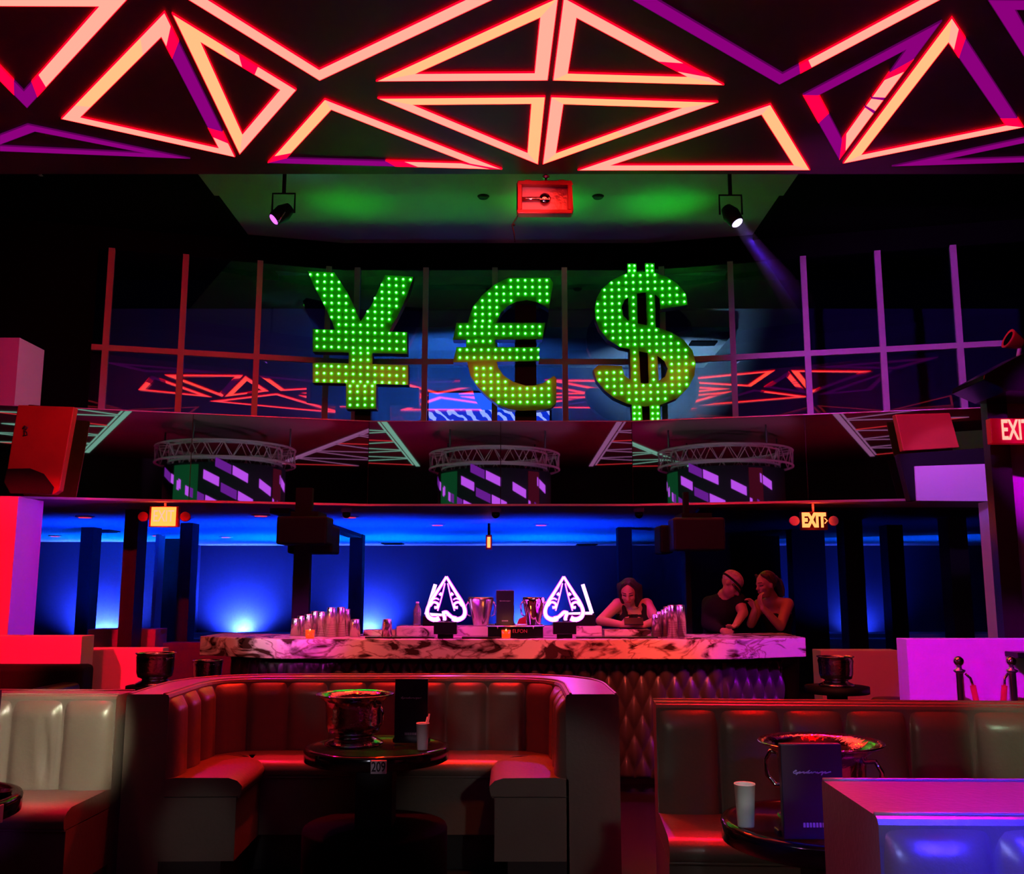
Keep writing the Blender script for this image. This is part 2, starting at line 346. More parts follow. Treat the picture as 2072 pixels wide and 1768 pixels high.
# balcony front, plan points
B1 = Vector((-1.654, 11.0, 0)); B2 = Vector((1.386, 11.0, 0))
B0 = B1 + Vector((-math.cos(fa), -math.sin(fa), 0))*4.6; B3 = B2 + Vector((math.cos(fb), -math.sin(fb), 0))*3.84
LN = Vector((math.sin(fa), -math.cos(fa), 0)); RN = Vector((-math.sin(fb), -math.cos(fb), 0)); CN = Vector((0, -1, 0))
# window wall, plan points
V1 = Vector((-2.218, 12.2, 0)); V2 = Vector((1.776, 12.2, 0))
V0 = V1 + Vector((-math.cos(fa), -math.sin(fa), 0))*3.0; V3 = V2 + Vector((math.cos(fb), -math.sin(fb), 0))*5.2
# slab (balcony floor) with its soffit
sl = MB(); pts = [B0, B1, B2, B3, B3+Vector((3, .6, 0)), Vector((8.2, 13, 0)), Vector((-8, 13, 0)), B0+Vector((-1.5, .5, 0))]
sl.prism([p + Vector((0, .06, ZB)) for p in pts], (0, 0, .26)); struct('floor_balcony', sl, 'low_ceiling')
lc = MB(); lc.box(-11, 11, 13, 23, ZB, ZB+.2); struct('ceiling_low', lc, 'low_ceiling')
# back room walls
struct('wall_back', MB().box(-6.9, 11, 21.5, 21.8, 0, ZB), 'navywall')
struct('wall_back_left', MB().box(-11, -6.9, 19.8, 21.5, 0, ZB), 'navywall')
struct('wall_left', MB().box(-11.2, -11, -7, 24, 0, 6), 'black'); struct('wall_right', MB().box(11, 11.2, -7, 24, 0, 6), 'black')
struct('wall_rear', MB().box(-11, 11, -7.2, -7, 0, 6), 'black')
struct('trim_back_ledge', MB().box(-11, 11, 19.2, 19.75, 0, .42).box(-6.85, 11, 20.5, 21.5, 0, .46), 'blue_wall')
# upper ceiling, its step, dropped ceiling
struct('ceiling_upper', MB().box(-3.4, 3.1, 10.45, 13.5, ZU, ZU+.2).box(-3.4, 3.1, 7.6, 10.45, ZU-.07, ZU+.2), 'upper_ceiling')
struct('ceiling_dropped', MB().box(-7.5, 7.5, -7, 8.02, ZC, ZC+.5), 'ceil_panel')
struct('ceiling_side_left', MB().box(-11, -3.4, 7.6, 13.5, ZU-.07, ZU+.2), 'void'); struct('ceiling_side_right', MB().box(3.1, 11, 7.6, 13.5, ZU-.07, ZU+.2), 'void')  # same ceiling continued in black where its light fades out
# header above the windows
hd = MB()
for a, b in ((V0 + Vector((-3,-.8,0)), V1), (V1, V2), (V2, V3)):
    hd.prism([a+Vector((0,-.03,5.55)), b+Vector((0,-.03,5.55)), b+Vector((0,.3,5.55)), a+Vector((0,.3,5.55))], (0,0,.35))
struct('wall_header', hd, 'void')
a = V0 + Vector((-3,-.8,0)); struct('wall_upper_left', MB().prism([a+Vector((0,0,ZB+.26)), V0+Vector((0,0,ZB+.26)), V0+Vector((0,.3,ZB+.26)), a+Vector((0,.3,ZB+.26))], (0,0,3.0)), 'void')

# ---------------------------------------------------------------- windows
MZ = 4.295
def window(n, a, b, muls, nrm):
    """facet of the window wall: glass as the thing's mesh, frame as its part"""
    d = (b-a).normalized(); g = MB()
    z0, z1 = ZB+.26, 5.56
    g.prism([a+Vector((0,0,z0)), b+Vector((0,0,z0)), b+Vector((0,0,z1)), a+Vector((0,0,z1))], -nrm*.012)
    gl = g.build('window_%d' % n, 'glass'); gl['kind'] = 'structure'
    fr = MB(); hw = .036
    for p in muls:
        c = AP(p, 720, a, nrm); c.z = 0
        fr.prism([c-d*hw+Vector((0,0,z0)), c+d*hw+Vector((0,0,z0)), c+d*hw+Vector((0,0,z1)), c-d*hw+Vector((0,0,z1))], nrm*.05)
    fr.prism([a+Vector((0,0,MZ-.036)), b+Vector((0,0,MZ-.036)), b+Vector((0,0,MZ+.036)), a+Vector((0,0,MZ+.036))], nrm*.045)
    fr.build('window_frame', 'mullion', gl)
window(1, V0, V1, (213, 366, 519, 660), LN)
window(2, V1, V2, (720, 860, 1001, 1143, 1283), CN)
window(3, V2, V3, (1343, 1484, 1634, 1787, 1943), RN)
# room and lamps added behind the glass in place of window reflections
struct('wall_reflection_room', MB().box(-9, 9, 16.2, 16.4, ZB+.26, 6.2), 'blue_wall')
struct('floor_reflection_room', MB().box(-9, 9, 12.6, 16.2, ZB+.2, ZB+.3), 'black')
struct('ceiling_reflection_room', MB().box(-2.6, 3.3, 13.6, 16.2, 5.15, 5.4), 'white_wall')
spot('reflection_room_blue', (-1.0, 13.4, 3.6), (-.8, 15.9, 4.6), (.05, .25, .8), 520, 110, 1)
spot('reflection_room_grey', (2.9, 13.6, 3.2), (2.6, 15.5, 5.1), (.45, .8, .85), 520, 60, .8)
spot('reflection_room_dim', (-4, 13.2, 4.2), (-5, 16, 4.3), (.3, .12, .6), 70, 120, 1)
v = MB().box(2.75, 3.15, 14.35, 14.6, 5.125, 5.15); tag(v.build('ceiling_vent', 'black'), 'dark slotted vent in the grey reflection stand-in room behind the dollar sign window', 'vent')
# glowing panel added in place of a reflected screen
def screen():
    a = AY(868, 795, 13.0); b = AY(1112, 862, 13.0)
    t = thing('reflected_display', 'blue glowing stand-in for a reflected wave display, in the window below the euro sign', 'screen', (a.x, 13.0, 2.6))
    MB().box(a.x-.03, b.x+.03, 13.0, 13.05, 2.6, a.z+.03).build('housing', 'black', t)
    m = bpy.data.materials.new('screen_waves'); m.use_nodes = True; n, l = nt(m); n.remove(n['Principled BSDF'])
    tc = n.new('ShaderNodeTexCoord'); mp = n.new('ShaderNodeMapping'); mp.inputs['Scale'].default_value = (1, 1, 1)
    wv = n.new('ShaderNodeTexWave'); wv.inputs['Scale'].default_value = 3.4; wv.inputs['Distortion'].default_value = 6; wv.inputs['Detail'].default_value = 1.5; wv.bands_direction = 'DIAGONAL'
    wv.inputs['Detail Scale'].default_value = 2
    sp = n.new('ShaderNodeSeparateXYZ'); l.new(tc.outputs['Object'], sp.inputs[0]); l.new(tc.outputs['Object'], wv.inputs['Vector'])
    r = n.new('ShaderNodeValToRGB'); r.color_ramp.elements[0].position = .55; r.color_ramp.elements[0].color = (.01,.06,.8,1); r.color_ramp.elements[1].position = .7; r.color_ramp.elements[1].color = (.8,.9,2,1)
    l.new(wv.outputs['Fac'], r.inputs[0])
    lt = n.new('ShaderNodeMath'); lt.operation = 'LESS_THAN'; lt.inputs[1].default_value = AY(980, 829, 12.99).z; l.new(sp.outputs['Z'], lt.inputs[0])
    mx = n.new('ShaderNodeMix'); mx.data_type = 'RGBA'; l.new(lt.outputs[0], mx.inputs[0]); mx.inputs[6].default_value = (.05,.25,1.6,1); l.new(r.outputs[0], mx.inputs[7])
    e = n.new('ShaderNodeEmission'); e.inputs[1].default_value = 1.5; l.new(mx.outputs[2], e.inputs[0]); l.new(e.outputs[0], n['Material Output'].inputs[0])
    q = MB().box(a.x, b.x, 12.99, 13.0, 2.62, a.z); q.build('screen', m, t)
screen()

# ---------------------------------------------------------------- balcony parapet with mirror panels
pr = MB()
for a, b, nn in ((B0, B1, LN), (B1, B2, CN), (B2, B3, RN)):
    pr.prism([a+Vector((0,0,ZB+.01)), b+Vector((0,0,ZB+.01)), b+Vector((0,0,ZT-.01)), a+Vector((0,0,ZT-.01))], -nn*.06)
struct('wall_parapet', pr, 'black')
tr = MB()
for a, b, nn in ((B0, B1, LN), (B1, B2, CN), (B2, B3, RN)):
    tr.prism([a+Vector((0,0,ZB-.012)), b+Vector((0,0,ZB-.012)), b+Vector((0,0,ZB+.012)), a+Vector((0,0,ZB+.012))], nn*.045)
    tr.prism([a+Vector((0,0,ZT-.006)), b+Vector((0,0,ZT-.006)), b+Vector((0,0,ZT+.004)), a+Vector((0,0,ZT+.004))], nn*.012)
struct('trim_parapet', tr, 'white_plastic')
mir = ((None, 386, B0, B1, LN, 'leftmost'), (386, None, B0, B1, LN, 'second'), (None, 1013, B1, B2, CN, 'left of the central pair of'), (1013, None, B1, B2, CN, 'right of the central pair of'), (None, 1632, B2, B3, RN, 'fifth'), (1632, None, B2, B3, RN, 'rightmost'))
for p0, p1, a, b, nn, w_ in mir:
    s = a if p0 is None else AP(p0, 940, a, nn); e = b if p1 is None else AP(p1, 940, a, nn)
    s = Vector((s.x, s.y, 0)); e = Vector((e.x, e.y, 0)); d = (e-s).normalized()*.004
    q = MB(); q.prism([s+d+Vector((0,0,ZB+.015)), e-d+Vector((0,0,ZB+.015)), e-d+Vector((0,0,ZT-.008)), s+d+Vector((0,0,ZT-.008))], nn*.008)
    tag(q.build('mirror_panel', 'mirror'), {'leftmost': 'leftmost large mirror panel on the balcony front, beside the red stand-in panel',
        'second': 'second large mirror panel of the balcony front, under the yen sign', 'left of the central pair of': 'mirror panel of the balcony front directly under the euro sign',
        'right of the central pair of': 'mirror panel of the balcony front below and between the euro and dollar signs', 'fifth': 'mirror panel of the balcony front below and right of the dollar sign',
        'rightmost': 'rightmost mirror panel of the balcony front, behind the violet stand-in board'}[w_], 'mirror', 'mirror panels on the balcony front')

# end columns and low walls
struct('wall_column_left', MB().box(-6.4, -4.99, 9.72, 10.25, 0, ZB-.02), 'white_wall')
struct('wall_pier_left', MB().box(-6.3, -5.33, 10.14, 10.7, ZB+.26, 4.08), 'white_wall')
c1 = AY(2003, 1150, 10.35); c2 = AY(2046, 1150, 10.35)
struct('wall_column_right', MB().box(c1.x, c2.x, 10.3, 10.5, 0, ZB-.02), 'white_wall')
c1 = AY(2014, 1100, 8.6); c2 = AY(2060, 1100, 8.6)
struct('wall_pier_right', MB().box(c1.x+.02, c2.x, 8.6, 8.72, 0, AY(2014, 770, 8.6).z), 'leather_dark')
struct('wall_end_right', MB().box(c2.x+.02, c2.x+2.0, 8.75, 8.95, 0, AY(2060, 782, 8.75).z), 'white_wall')
def lowwall(name, px0, px1, pyt, Y, dep=.2, m='white_wall'):
    a = AY(px0, pyt, Y); b = AY(px1, pyt, Y)
    struct(name, MB().box(a.x, b.x, Y, Y+dep, 0, a.z), m, .004)
lowwall('wall_low_left', -140, 166, 1287, 8.5, .25)
lowwall('wall_low_left_inner', 178, 330, 1311, 9.0, .15)
lowwall('wall_low_right', 1834, 2180, 1293, 7.5, .2)
lowwall('wall_low_right_inner', 1660, 1822, 1316, 9.2, .25)
lowwall('wall_low_behind_left', 330, 470, 1300, 10.5, .2, 'navywall')
# mixed blue ledge blocks behind left
struct('wall_ledge_left', MB().box(AY(178, 1275, 12).x, AY(315, 1275, 12).x, 12, 12.4, 0, AY(200, 1273, 12).z), 'blue_wall')

# columns in the back room; the widest black ones fill a dark background
def column(n, px0, px1, Y, pxm=1160, m='black', dep=.3):
    a = AY(px0, pxm, Y); b = AY(px1, pxm, Y)
    struct('wall_pillar_%d' % n, MB().box(a.x, b.x, Y, Y+dep, 0, ZB), m)
for i, (a_, b_, Y, m_) in enumerate(((158, 184, 15, 'black'), (246, 274, 11.6, 'black'), (311, 318, 17, 'blue_wall'), (360, 385, 14, 'black'), (706, 732, 17, 'black'),
        (1252, 1280, 15, 'black'), (1385, 1480, 16, 'black'), (1605, 1672, 15, 'black'), (1712, 1750, 13, 'black'), (1800, 1832, 14, 'black'), (1925, 1963, 12.5, 'black'), (1480, 1580, 17, 'black'))):
    column(i+1, a_, b_, Y, m=m_)
struct('wall_dark_zone_left', MB().box(AY(314, 1150, 18.5).x, AY(366, 1150, 18.5).x, 18.5, 18.7, 0, ZB), 'black')  # black slab set where a doorway-like zone is dark
# ceiling beam running to the fifth pillar
a = AY(706, 1090, 17); b = AY(732, 1090, 17)
struct('ceiling_beam', MB().box(a.x, b.x, 11.4, 17, ZB-.06, ZB+.0), 'black')
struct('ceiling_sheet_right', MB().prism([Vector((2.2, 11.3, ZB-.03)), Vector((7.6, 11.3, ZB-.03)), Vector((8.6, 16, ZB-.03)), Vector((3.0, 19, ZB-.03))], (0,0,.03)), 'black')  # broad thin black sheet under the right low ceiling

# recessed ceiling lights and vents of the low ceiling
for (px, py), wd in zip(((172, 1044), (528, 1041), (112, 1083), (318, 1082), (457, 1085), (885, 1060), (1095, 1060), (708, 1044)),
        ('nearest the left white column', 'between the left exit lamp and the hanging speaker', 'far left, beside the speaker horn', 'below the left exit lamp', 'above the bright blue wall uplight', 'left of the slim exit sign', 'right of the slim exit sign', 'beside the dome camera by the speaker')):
    c = AZ(px, py, ZB); t = thing('recessed_light', 'small round red recessed ceiling light ' + wd, 'ceiling light', (c.x, c.y, ZB), 'recessed lights in the low ceiling')
    MB().lathe([(.12, ZB), (.12, ZB-.015), (.085, ZB-.02)], (c.x, c.y, 0), 20).build('ring', 'white_plastic', t)
    MB().lathe([(.0, ZB-.026), (.08, ZB-.024), (.08, ZB-.016)], (c.x, c.y, 0), 20).build('lens', 'canlight', t)
for (px, py), wd in (((795, 1099), 'left of the pink neon spades'), ((1187, 1101), 'above the bartender'), ((206, 1073), 'near the left black pillar')):
    c = AZ(px, py, ZB); t = thing('ceiling_vent', 'dark square ceiling vent ' + wd, 'vent', (c.x, c.y, ZB), 'vents in the low ceiling')
    MB().box(c.x-.22, c.x+.22, c.y-.22, c.y+.22, ZB-.02, ZB).build('frame', 'black', t)
    s_ = MB()
    for k in range(5): s_.box(c.x-.19, c.x+.19, c.y-.17+k*.08, c.y-.14+k*.08, ZB-.03, ZB-.02)
    s_.build('slat', 'blackgloss', t)

# ================================================================ LIGHT FRAMES IN THE DROPPED CEILING
W = .103
L_, H_, D_, O_ = 0, 1, 2, 3
def inset(P, w):
    n = len(P); out = []
    area = sum(P[i].x*P[(i+1) % n].y - P[(i+1) % n].x*P[i].y for i in range(n))
    sg = 1 if area > 0 else -1
    for i in range(n):
        a, b, c = P[i-1], P[i], P[(i+1) % n]
        d1 = (b-a).normalized(); d2 = (c-b).normalized()
        n1 = Vector((-d1.y, d1.x, 0))*sg; n2 = Vector((-d2.y, d2.x, 0))*sg
        k = (n1+n2); k = k/(max(.12, k.dot(n1)))
        out.append(b + k*w)
    return out
def frame(P, segs, label, group='light frames on the dropped ceiling', width=W, z=ZC):
    """P: three plan points; segs per side: list of (t0, t1, key)"""
    P = [Vector((p.x, p.y, 0)) for p in P]; I = inset(P, width); R1 = inset(P, .004); R2 = inset(P, width-.004)
    ctr = sum(P, Vector())/3
    t = thing('led_triangle', label, 'ceiling light', (ctr.x, ctr.y, z), group)
    MT = {'L': ('lit', 'rim'), 'O': ('lit2', 'rim'), 'H': ('hot', 'rim'), 'D': ('dim', 'dimrim'), 'G': ('paletube', 'paletube'), 'R': ('redtube', 'redtube'), 'P': ('purtube', 'purtube')}
    for i in range(3):
        j = (i+1) % 3; mb = MB(); used = []
        for t0, t1, key in segs[i]:
            ks = MT[key]; ix = []
            for k in ks:
                if k not in used: used.append(k)
                ix.append(used.index(k))
            zb, z0 = z-.013, z-.0005
            def lp(A, t): return A[i].lerp(A[j], t)
            def q(A, B, za, zc, mi):
                mb.add([lp(A, t0)+Vector((0,0,za)), lp(A, t1)+Vector((0,0,za)), lp(B, t1)+Vector((0,0,zc)), lp(B, t0)+Vector((0,0,zc))], [(0,1,2,3)], mi)
            q(P, P, z0, zb, ix[1]); q(P, R1, zb, zb, ix[1]); q(R1, R2, zb, zb, ix[0]); q(R2, I, zb, zb, ix[1]); q(I, I, zb, z0, ix[1]); q(P, I, z0, z0, ix[1])
        mb.build('light_tube', used, t, merge=False)
    return t
def px3(*pp): return [AZ(x, y, ZC) for x, y in pp]
full = [(0, 1, 'L')]; fo = [(0, 1, 'O')]; dimf = [(0, 1, 'D')]
frame(px3((333,21),(124,237.5),(476,315)), [[(0,.2,'L'),(.2,.85,'O'),(.85,1,'L')], full, [(0,.12,'L'),(.12,.22,'H'),(.22,.84,'D'),(.84,.93,'H'),(.93,1,'L')]], 'triangular light frame, upper left, its right side dark purple')
frame(px3((348,24),(600,179),(485,310)), [[(0,.35,'O'),(.35,.5,'L'),(.5,.66,'H'),(.66,1,'L')], [(0,.85,'L'),(.85,1,'L')], fo], 'triangular light frame fully lit beside the one with a dark side, upper left')
frame(px3((55,216),(263,-10),(-170,-12)), [[(0,.12,'D'),(.12,.22,'H'),(.22,1,'L')], full, [(0,.6,'L'),(.6,.86,'H'),(.86,1,'D')]], 'light frame cut by the top left corner of the picture, only its lower corner seen')
frame(px3((647,160),(226,-100),(1201,-100)), [full, full, full], 'big light frame whose lower V points between the left and central diamonds')
frame(px3((761,161.5),(1108.6,159.5),(1130,-9)), [full, full, fo], 'upper left quarter of the central light diamond')
frame(px3((1118.5,159.5),(1465,169),(1140,-9)), [fo, [(0,.1,'L'),(.1,.28,'H'),(.28,1,'L')], full], 'upper right quarter of the central light diamond')
frame(px3((764,196),(1103.5,193),(1089,330)), [fo, fo, full], 'lower left quarter of the central light diamond')
frame(px3((1114.6,193),(1453,204),(1098,330)), [fo, [(0,.5,'L'),(.5,1,'O')], full], 'lower right quarter of the central light diamond')
frame(px3((542,327),(657,198),(1016,340)), [[(0,.12,'H'),(.12,1,'O')], full, [(0,.05,'H'),(.05,.36,'L'),(.36,.46,'H'),(.46,1,'D')]], 'flat light frame left of the centre, its lower side half purple')
frame(px3((1169,342),(1559,208.5),(1639,341.5)), [full, fo, full], 'flat fully lit light frame right of the centre, above the spotlight')
frame(px3((1624,189),(1906,39),(1698,321)), [dimf, [(0,.22,'D'),(.22,.3,'H'),(.3,.48,'L'),(.48,.5,'D'),(.5,.58,'L'),(.58,.6,'D'),(.6,.92,'L'),(.92,1,'H')], [(0,.1,'D'),(.1,.6,'D'),(.6,.95,'H'),(.95,1,'H')]], 'mostly purple light frame, upper right, with one ragged lit side')
frame(px3((1926,32),(1705.5,328),(2071,254.5)), [fo, full, [(0,.1,'H'),(.1,.84,'D'),(.84,.92,'H'),(.92,1,'L')]], 'triangular light frame, upper right, lit on two sides and purple on the third')
frame(px3((1577,168),(1230,-32),(1955,-32)), [dimf, full, [(0,.8,'L'),(.8,.87,'H'),(.87,1,'D')]], 'light frame whose lower V has a purple left arm and a lit right arm')
frame(px3((1998,-4),(2300,-2),(2160,250)), [dimf, dimf, dimf], 'purple light frame cut by the top right corner')
frame(px3((56,249),(385,318.5),(-77,300)), [dimf, dimf, dimf], 'flat dim purple light frame at the left edge')
frame(px3((1804,334),(2170,255),(2250,320)), [dimf, dimf, dimf], 'flat dim purple light frame at the right edge')
# the ceiling field goes on over and behind the camera (seen in the mirrors and windows)
def tri(x0, y0, x1, y1, x2, y2): return [Vector((x0, y0, 0)), Vector((x1, y1, 0)), Vector((x2, y2, 0))]
LB = 'thin light frame over the dance floor, seen only as reflected lines in the glass'
for c in range(-2, 3):
    for sx in (-1, 1):
        xc = .2 + c*2.5
        if (c + (sx > 0)) % 3 == 0: continue
        for q in (-1, 1): frame(tri(xc+.04*sx, 3.1+.1*q, xc+1.18*sx, 3.1+.1*q, xc+.04*sx, 3.1+1.2*q), [[(0,1,'R')]]*3, LB, 'light frames of the rear ceiling field', .035)
for sx, xe, k in ((-1, -2.8, 'G'), (1, 2.35, 'P')):
    for i in range(5):
        y = 1.4 - i*1.55
        frame(tri(xe+.10*sx, y, xe+(2.2+.3*(i % 2))*sx, y-.75, xe+.10*sx, y-1.45), [[(0,1,k)], [(0,1,'R' if i % 3 == 1 else k)], [(0,1,k)]], LB, 'light frames of the rear ceiling field', .04)
    o = MB().box(xe-.06, xe+.06, -6.5, 1.6, ZC-.013, ZC-.001).build('edge_light', 'paletube' if sx < 0 else 'purtube')
    tag(o, 'long pale light strip over the dance floor, mirrored as a slanting line, %s one' % ('green tinted' if sx < 0 else 'mauve'), 'ceiling light')

# ================================================================ TRUSS RING AND LED DRUM OVER THE DANCE FLOOR
RC = Vector((-.42, -1.0, 0)); RR = 1.55; TZ0 = 4.20; TZ1 = 4.56
t = thing('ring_truss', 'circular chrome truss seen mirrored in the balcony front', 'truss', (RC.x, RC.y, 4.2))
def circ(r, z, n=48): return [RC + Vector((r*math.cos(2*PI*k/n), r*math.sin(2*PI*k/n), z)) for k in range(n)]
M['truss'] = mat('truss_tube', (.62,.58,.66), .35, .25, vary=.05)
tb = MB()
for r, z in ((RR, TZ0), (RR, TZ1), (RR-.3, TZ0), (RR-.3, TZ1)): tb.tube(circ(r, z), .026, 8, closed=True)
tb.build('chord', 'truss', t)
zz = MB(); n = 22
for k in range(n):
    a0, a1 = 2*PI*k/n, 2*PI*(k+.5)/n; a2 = 2*PI*(k+1)/n
    P = lambda a, r, z: RC + Vector((r*math.cos(a), r*math.sin(a), z))
    zz.tube([P(a0, RR, TZ0), P(a1, RR, TZ1), P(a2, RR, TZ0)], .012, 6); zz.tube([P(a0, RR-.3, TZ1), P(a1, RR, TZ1)], .012, 6)
    zz.tube([P(a0, RR-.3, TZ0), P(a1, RR-.3, TZ1), P(a2, RR-.3, TZ0)], .013, 6)
zz.build('brace', 'truss', t)
cl = MB()
for k in range(4):
    p = RC + Vector((RR*math.cos(PI/2*k+.7), RR*math.sin(PI/2*k+.7), 0)); cl.tube([p+Vector((0,0,TZ1)), p+Vector((0,0,5.0))], .02, 6)
cl.build('hanger', 'black', t)
spot('truss_fill_a', (-2.8, 2.6, 3.6), (-.8, .2, 4.4), (.4, 1, .7), 600, 50, .6); spot('truss_fill_b', (2.4, 2.6, 3.2), (0, .2, 4.4), (.9, .35, 1), 1200, 60, .6)  # added spots brighten the truss for its mirror image
t = thing('led_drum', 'drum shaped screen with violet pixels hanging under the mirrored truss', 'screen', (RC.x, RC.y, 2.6))
MB().lathe([(RR-.2, 2.6), (RR-.2, 4.1), (RR-.26, 4.1)], (RC.x, RC.y, 0), 64).build('drum_shell', 'void', t)
pxm = MB(); pxd = MB(); random.seed(11)
def pix(mb, a, z, wd=.34, h=.20, sk=-.17):
    r = RR-.19; q = []
    for da, dz in ((-.5, -.5), (.5, -.5), (.5, .5), (-.5, .5)):
        aa = a + (da*wd)/r; q.append(RC + Vector((r*math.sin(aa), r*math.cos(aa), z + dz*h + sk*da)))
    q.reverse(); n0 = (q[0]-RC); mb.prism(q, Vector((0, .004, 0)))
for a, z, nj in ((-1.1, 3.7, 2), (-.75, 2.95, 2), (-.45, 3.75, 1), (-.4, 3.2, 3), (.0, 3.85, 2), (.1, 3.3, 2), (.35, 2.9, 2), (.45, 3.6, 1), (.75, 3.2, 1), (.95, 3.75, 1), (1.15, 3.0, 2), (-.05, 2.75, 1)):
    for j in range(nj): pix(pxm if j % 2 == 0 else pxd, a - j*.27, z + j*.17)
pxm.build('pixel', 'screen_purple', t); pxd.build('pixel', 'screen_purple2', t)
gp = MB(); ap = [RC + Vector(((RR-.193)*math.sin(a), (RR-.193)*math.cos(a), 2.6)) for a in (-1.15, -.98, -.81, -.66)]
rp = [RC + Vector(((RR-.193)*math.sin(a), (RR-.193)*math.cos(a), 2.6)) for a in (.62, .75, .88)]; rd = MB()
for i in range(2): rd.prism([rp[i], rp[i+1], rp[i+1]+Vector((0,0,1.45)), rp[i]+Vector((0,0,1.45))], (.0, .003, 0))
M['red_lit_panel'] = em('panel_red_glow', (.07, .004, .015)); rd.build('panel', 'red_lit_panel', t)  # dim glow imitates red light on this drum panel
for i in range(3): gp.prism([ap[i], ap[i+1], ap[i+1]+Vector((0,0,1.45)), ap[i]+Vector((0,0,1.45))], (.0, .003, 0))
gp.build('panel', 'green_lit_panel', t)
hg = MB()
for k in range(3):
    a = 2*PI*k/3; p = RC + Vector(((RR-.3)*math.cos(a), (RR-.3)*math.sin(a), 0)); hg.tube([p+Vector((0,0,4.08)), p+Vector((0,0,TZ0-.03))], .02, 6)
hg.build('hanger', 'black', t)

# ================================================================ CURRENCY SIGNS
YS = 11.45
def sign(name, label, polys, zoom, bulbs, pole):
    ox, oy, s = zoom
    pt = lambda x, y, Y=YS: AY(ox + x*s, oy + y*s, Y)
    base = pt(*pole[0]); t = thing(name, label, 'sign', (base.x, YS, ZB+.26), 'currency signs above the balcony')
    fc = MB(); sd = MB()
    for i, P in enumerate(polys):
        P3 = [pt(*p) for p in P]; n = len(P3); dz = .0006*i
        fc.add([p + Vector((0, -dz, 0)) for p in P3], [tuple(range(n))])
        Q = [p + Vector((0, .16, 0)) for p in P3]; P4 = [p + Vector((0, .001, 0)) for p in P3]
        sd.add(P4+Q, [(k, (k+1) % n, n+(k+1) % n, n+k) for k in range(n)] + [tuple(range(n, 2*n))])
    fc.build('face', 'sign_green', t); sd.build('return', 'sign_side', t)
    pl = MB()
    for x0, x1, yt in pole[1]:
        a, b = pt(x0, yt), pt(x1, yt); pl.box(a.x, b.x, YS+.17, YS+.27, ZB+.26, a.z)
    pl.build('pole', 'black', t)
    def sph(mb, p, r=.0142):
        mb.ball(p + Vector((0, -.012, 0)), (r, r*.8, r), 8, 5)
    B = [pt(x, y) for x, y in bulbs]
    src = MB(); sph(src, Vector((0, 0, 0))); b0 = src.build('bulb', 'bulb', t); me = b0.data
    inv = Matrix.Translation(t.location).inverted(); b0.matrix_parent_inverse = inv; b0.location = B[0]
    for p in B[1:100]:
        c = b0.copy(); COL.objects.link(c); c.parent = t; c.matrix_parent_inverse = inv; c.location = p
    if len(B) > 100:
        mb = MB()
        for p in B[100:]: sph(mb, p)
        r = mb.build('bulb_field', 'bulb', t); r['kind'] = 'stuff'
    return t
def inside(x, y, P):
    c = False; n = len(P)
    for i in range(n):
        x0, y0 = P[i]; x1, y1 = P[i-1]
        if (y0 > y) != (y1 > y) and x < (x1-x0)*(y-y0)/(y1-y0) + x0: c = not c
    return c
def edge_d(x, y, P):
    d = 1e9
    for i in range(len(P)):
        x0, y0 = P[i]; x1, y1 = P[i-1]; L2 = (x1-x0)**2+(y1-y0)**2
        tt = max(0, min(1, ((x-x0)*(x1-x0)+(y-y0)*(y1-y0))/L2)) if L2 else 0
        d = min(d, math.hypot(x-x0-tt*(x1-x0), y-y0-tt*(y1-y0)))
    return d
def grid(polys, x0, y0, dx, dy, mg, kx=0., ky=0., nx=20, ny=30):
    out = []
    for j in range(ny):
        for i in range(nx):
            x = x0 + i*dx + kx*j; y = y0 + j*dy + ky*i
            if any(inside(x, y, P) and edge_d(x, y, P) > mg for P in polys): out.append((x, y))
    return out
Z4 = (150, 450, .36197); Z5 = (850, 500, .3137)
yenV = [(1306,272),(1455,279),(1530,395),(1602,552),(1665,455),(1738,294),(1897,303),(1862,410),(1815,510),(1760,610),(1738,640),(1470,640),(1440,550),(1385,440),(1335,345)]
yen = [yenV, [(1333,595),(1862,613),(1862,735),(1333,722)], [(1535,620),(1668,620),(1668,900),(1535,900)], [(1333,782),(1868,797),(1868,908),(1333,895)]]
yb = []
rows = [(292,1321,4),(332,1360,4),(371,1360,4),(410,1400,4),(450,1400,4),(491,1440,4),(530,1440,4),(571,1480,7)]
for y, x, n in rows: yb += [(x+40.3*i, y+.9*i) for i in range(n)]
for y, x, n in ((315,1760,4),(350,1721,4),(389,1721,4),(425,1682,4),(463,1682,4),(499,1642,4),(537,1642,4)): yb += [(x+40*i, y+1.8*i) for i in range(n)]
for y in (608, 651, 694, 802, 842, 883): yb += [(1358+40.5*i, y+1.3*i) for i in range(13)]
for y in (731, 769): yb += [(1562+40.5*i, y) for i in range(3)]
ft = [(1520,887),(1688,889),(1690,1043),(1520,1043)]
yb += [(1543+41.5*i, y) for y in (915, 947, 985, 1021) for i in range(4)]
sign('yen_sign', 'green bulb lit yen sign, leftmost of the three currency signs', yen+[ft], Z4, yb, ((1600, 1000), ((1560, 1650, 900),)))
eC = [(830,400),(858,230),(838,198),(570,198),(480,240),(400,310),(340,385),(320,440),(300,520),(297,640),(305,745),(325,830),(370,900),(430,960),(500,1015),(570,1043),(650,1055),(760,1052),(845,1038),(878,1005),(880,850),(866,828),(800,873),(740,892),(680,893),(600,868),(540,828),(505,780),(490,720),(485,600),(492,490),(520,425),(565,380),(620,352),(690,341),(755,355),(805,382)]
eb1 = [(235,487),(808,487),(790,595),(212,598)]; eb2 = [(235,645),(770,645),(766,735),(213,743)]
eb = grid([eC], 260, 215, 46.4, 43.6, 12, .8, 0, 15, 20)
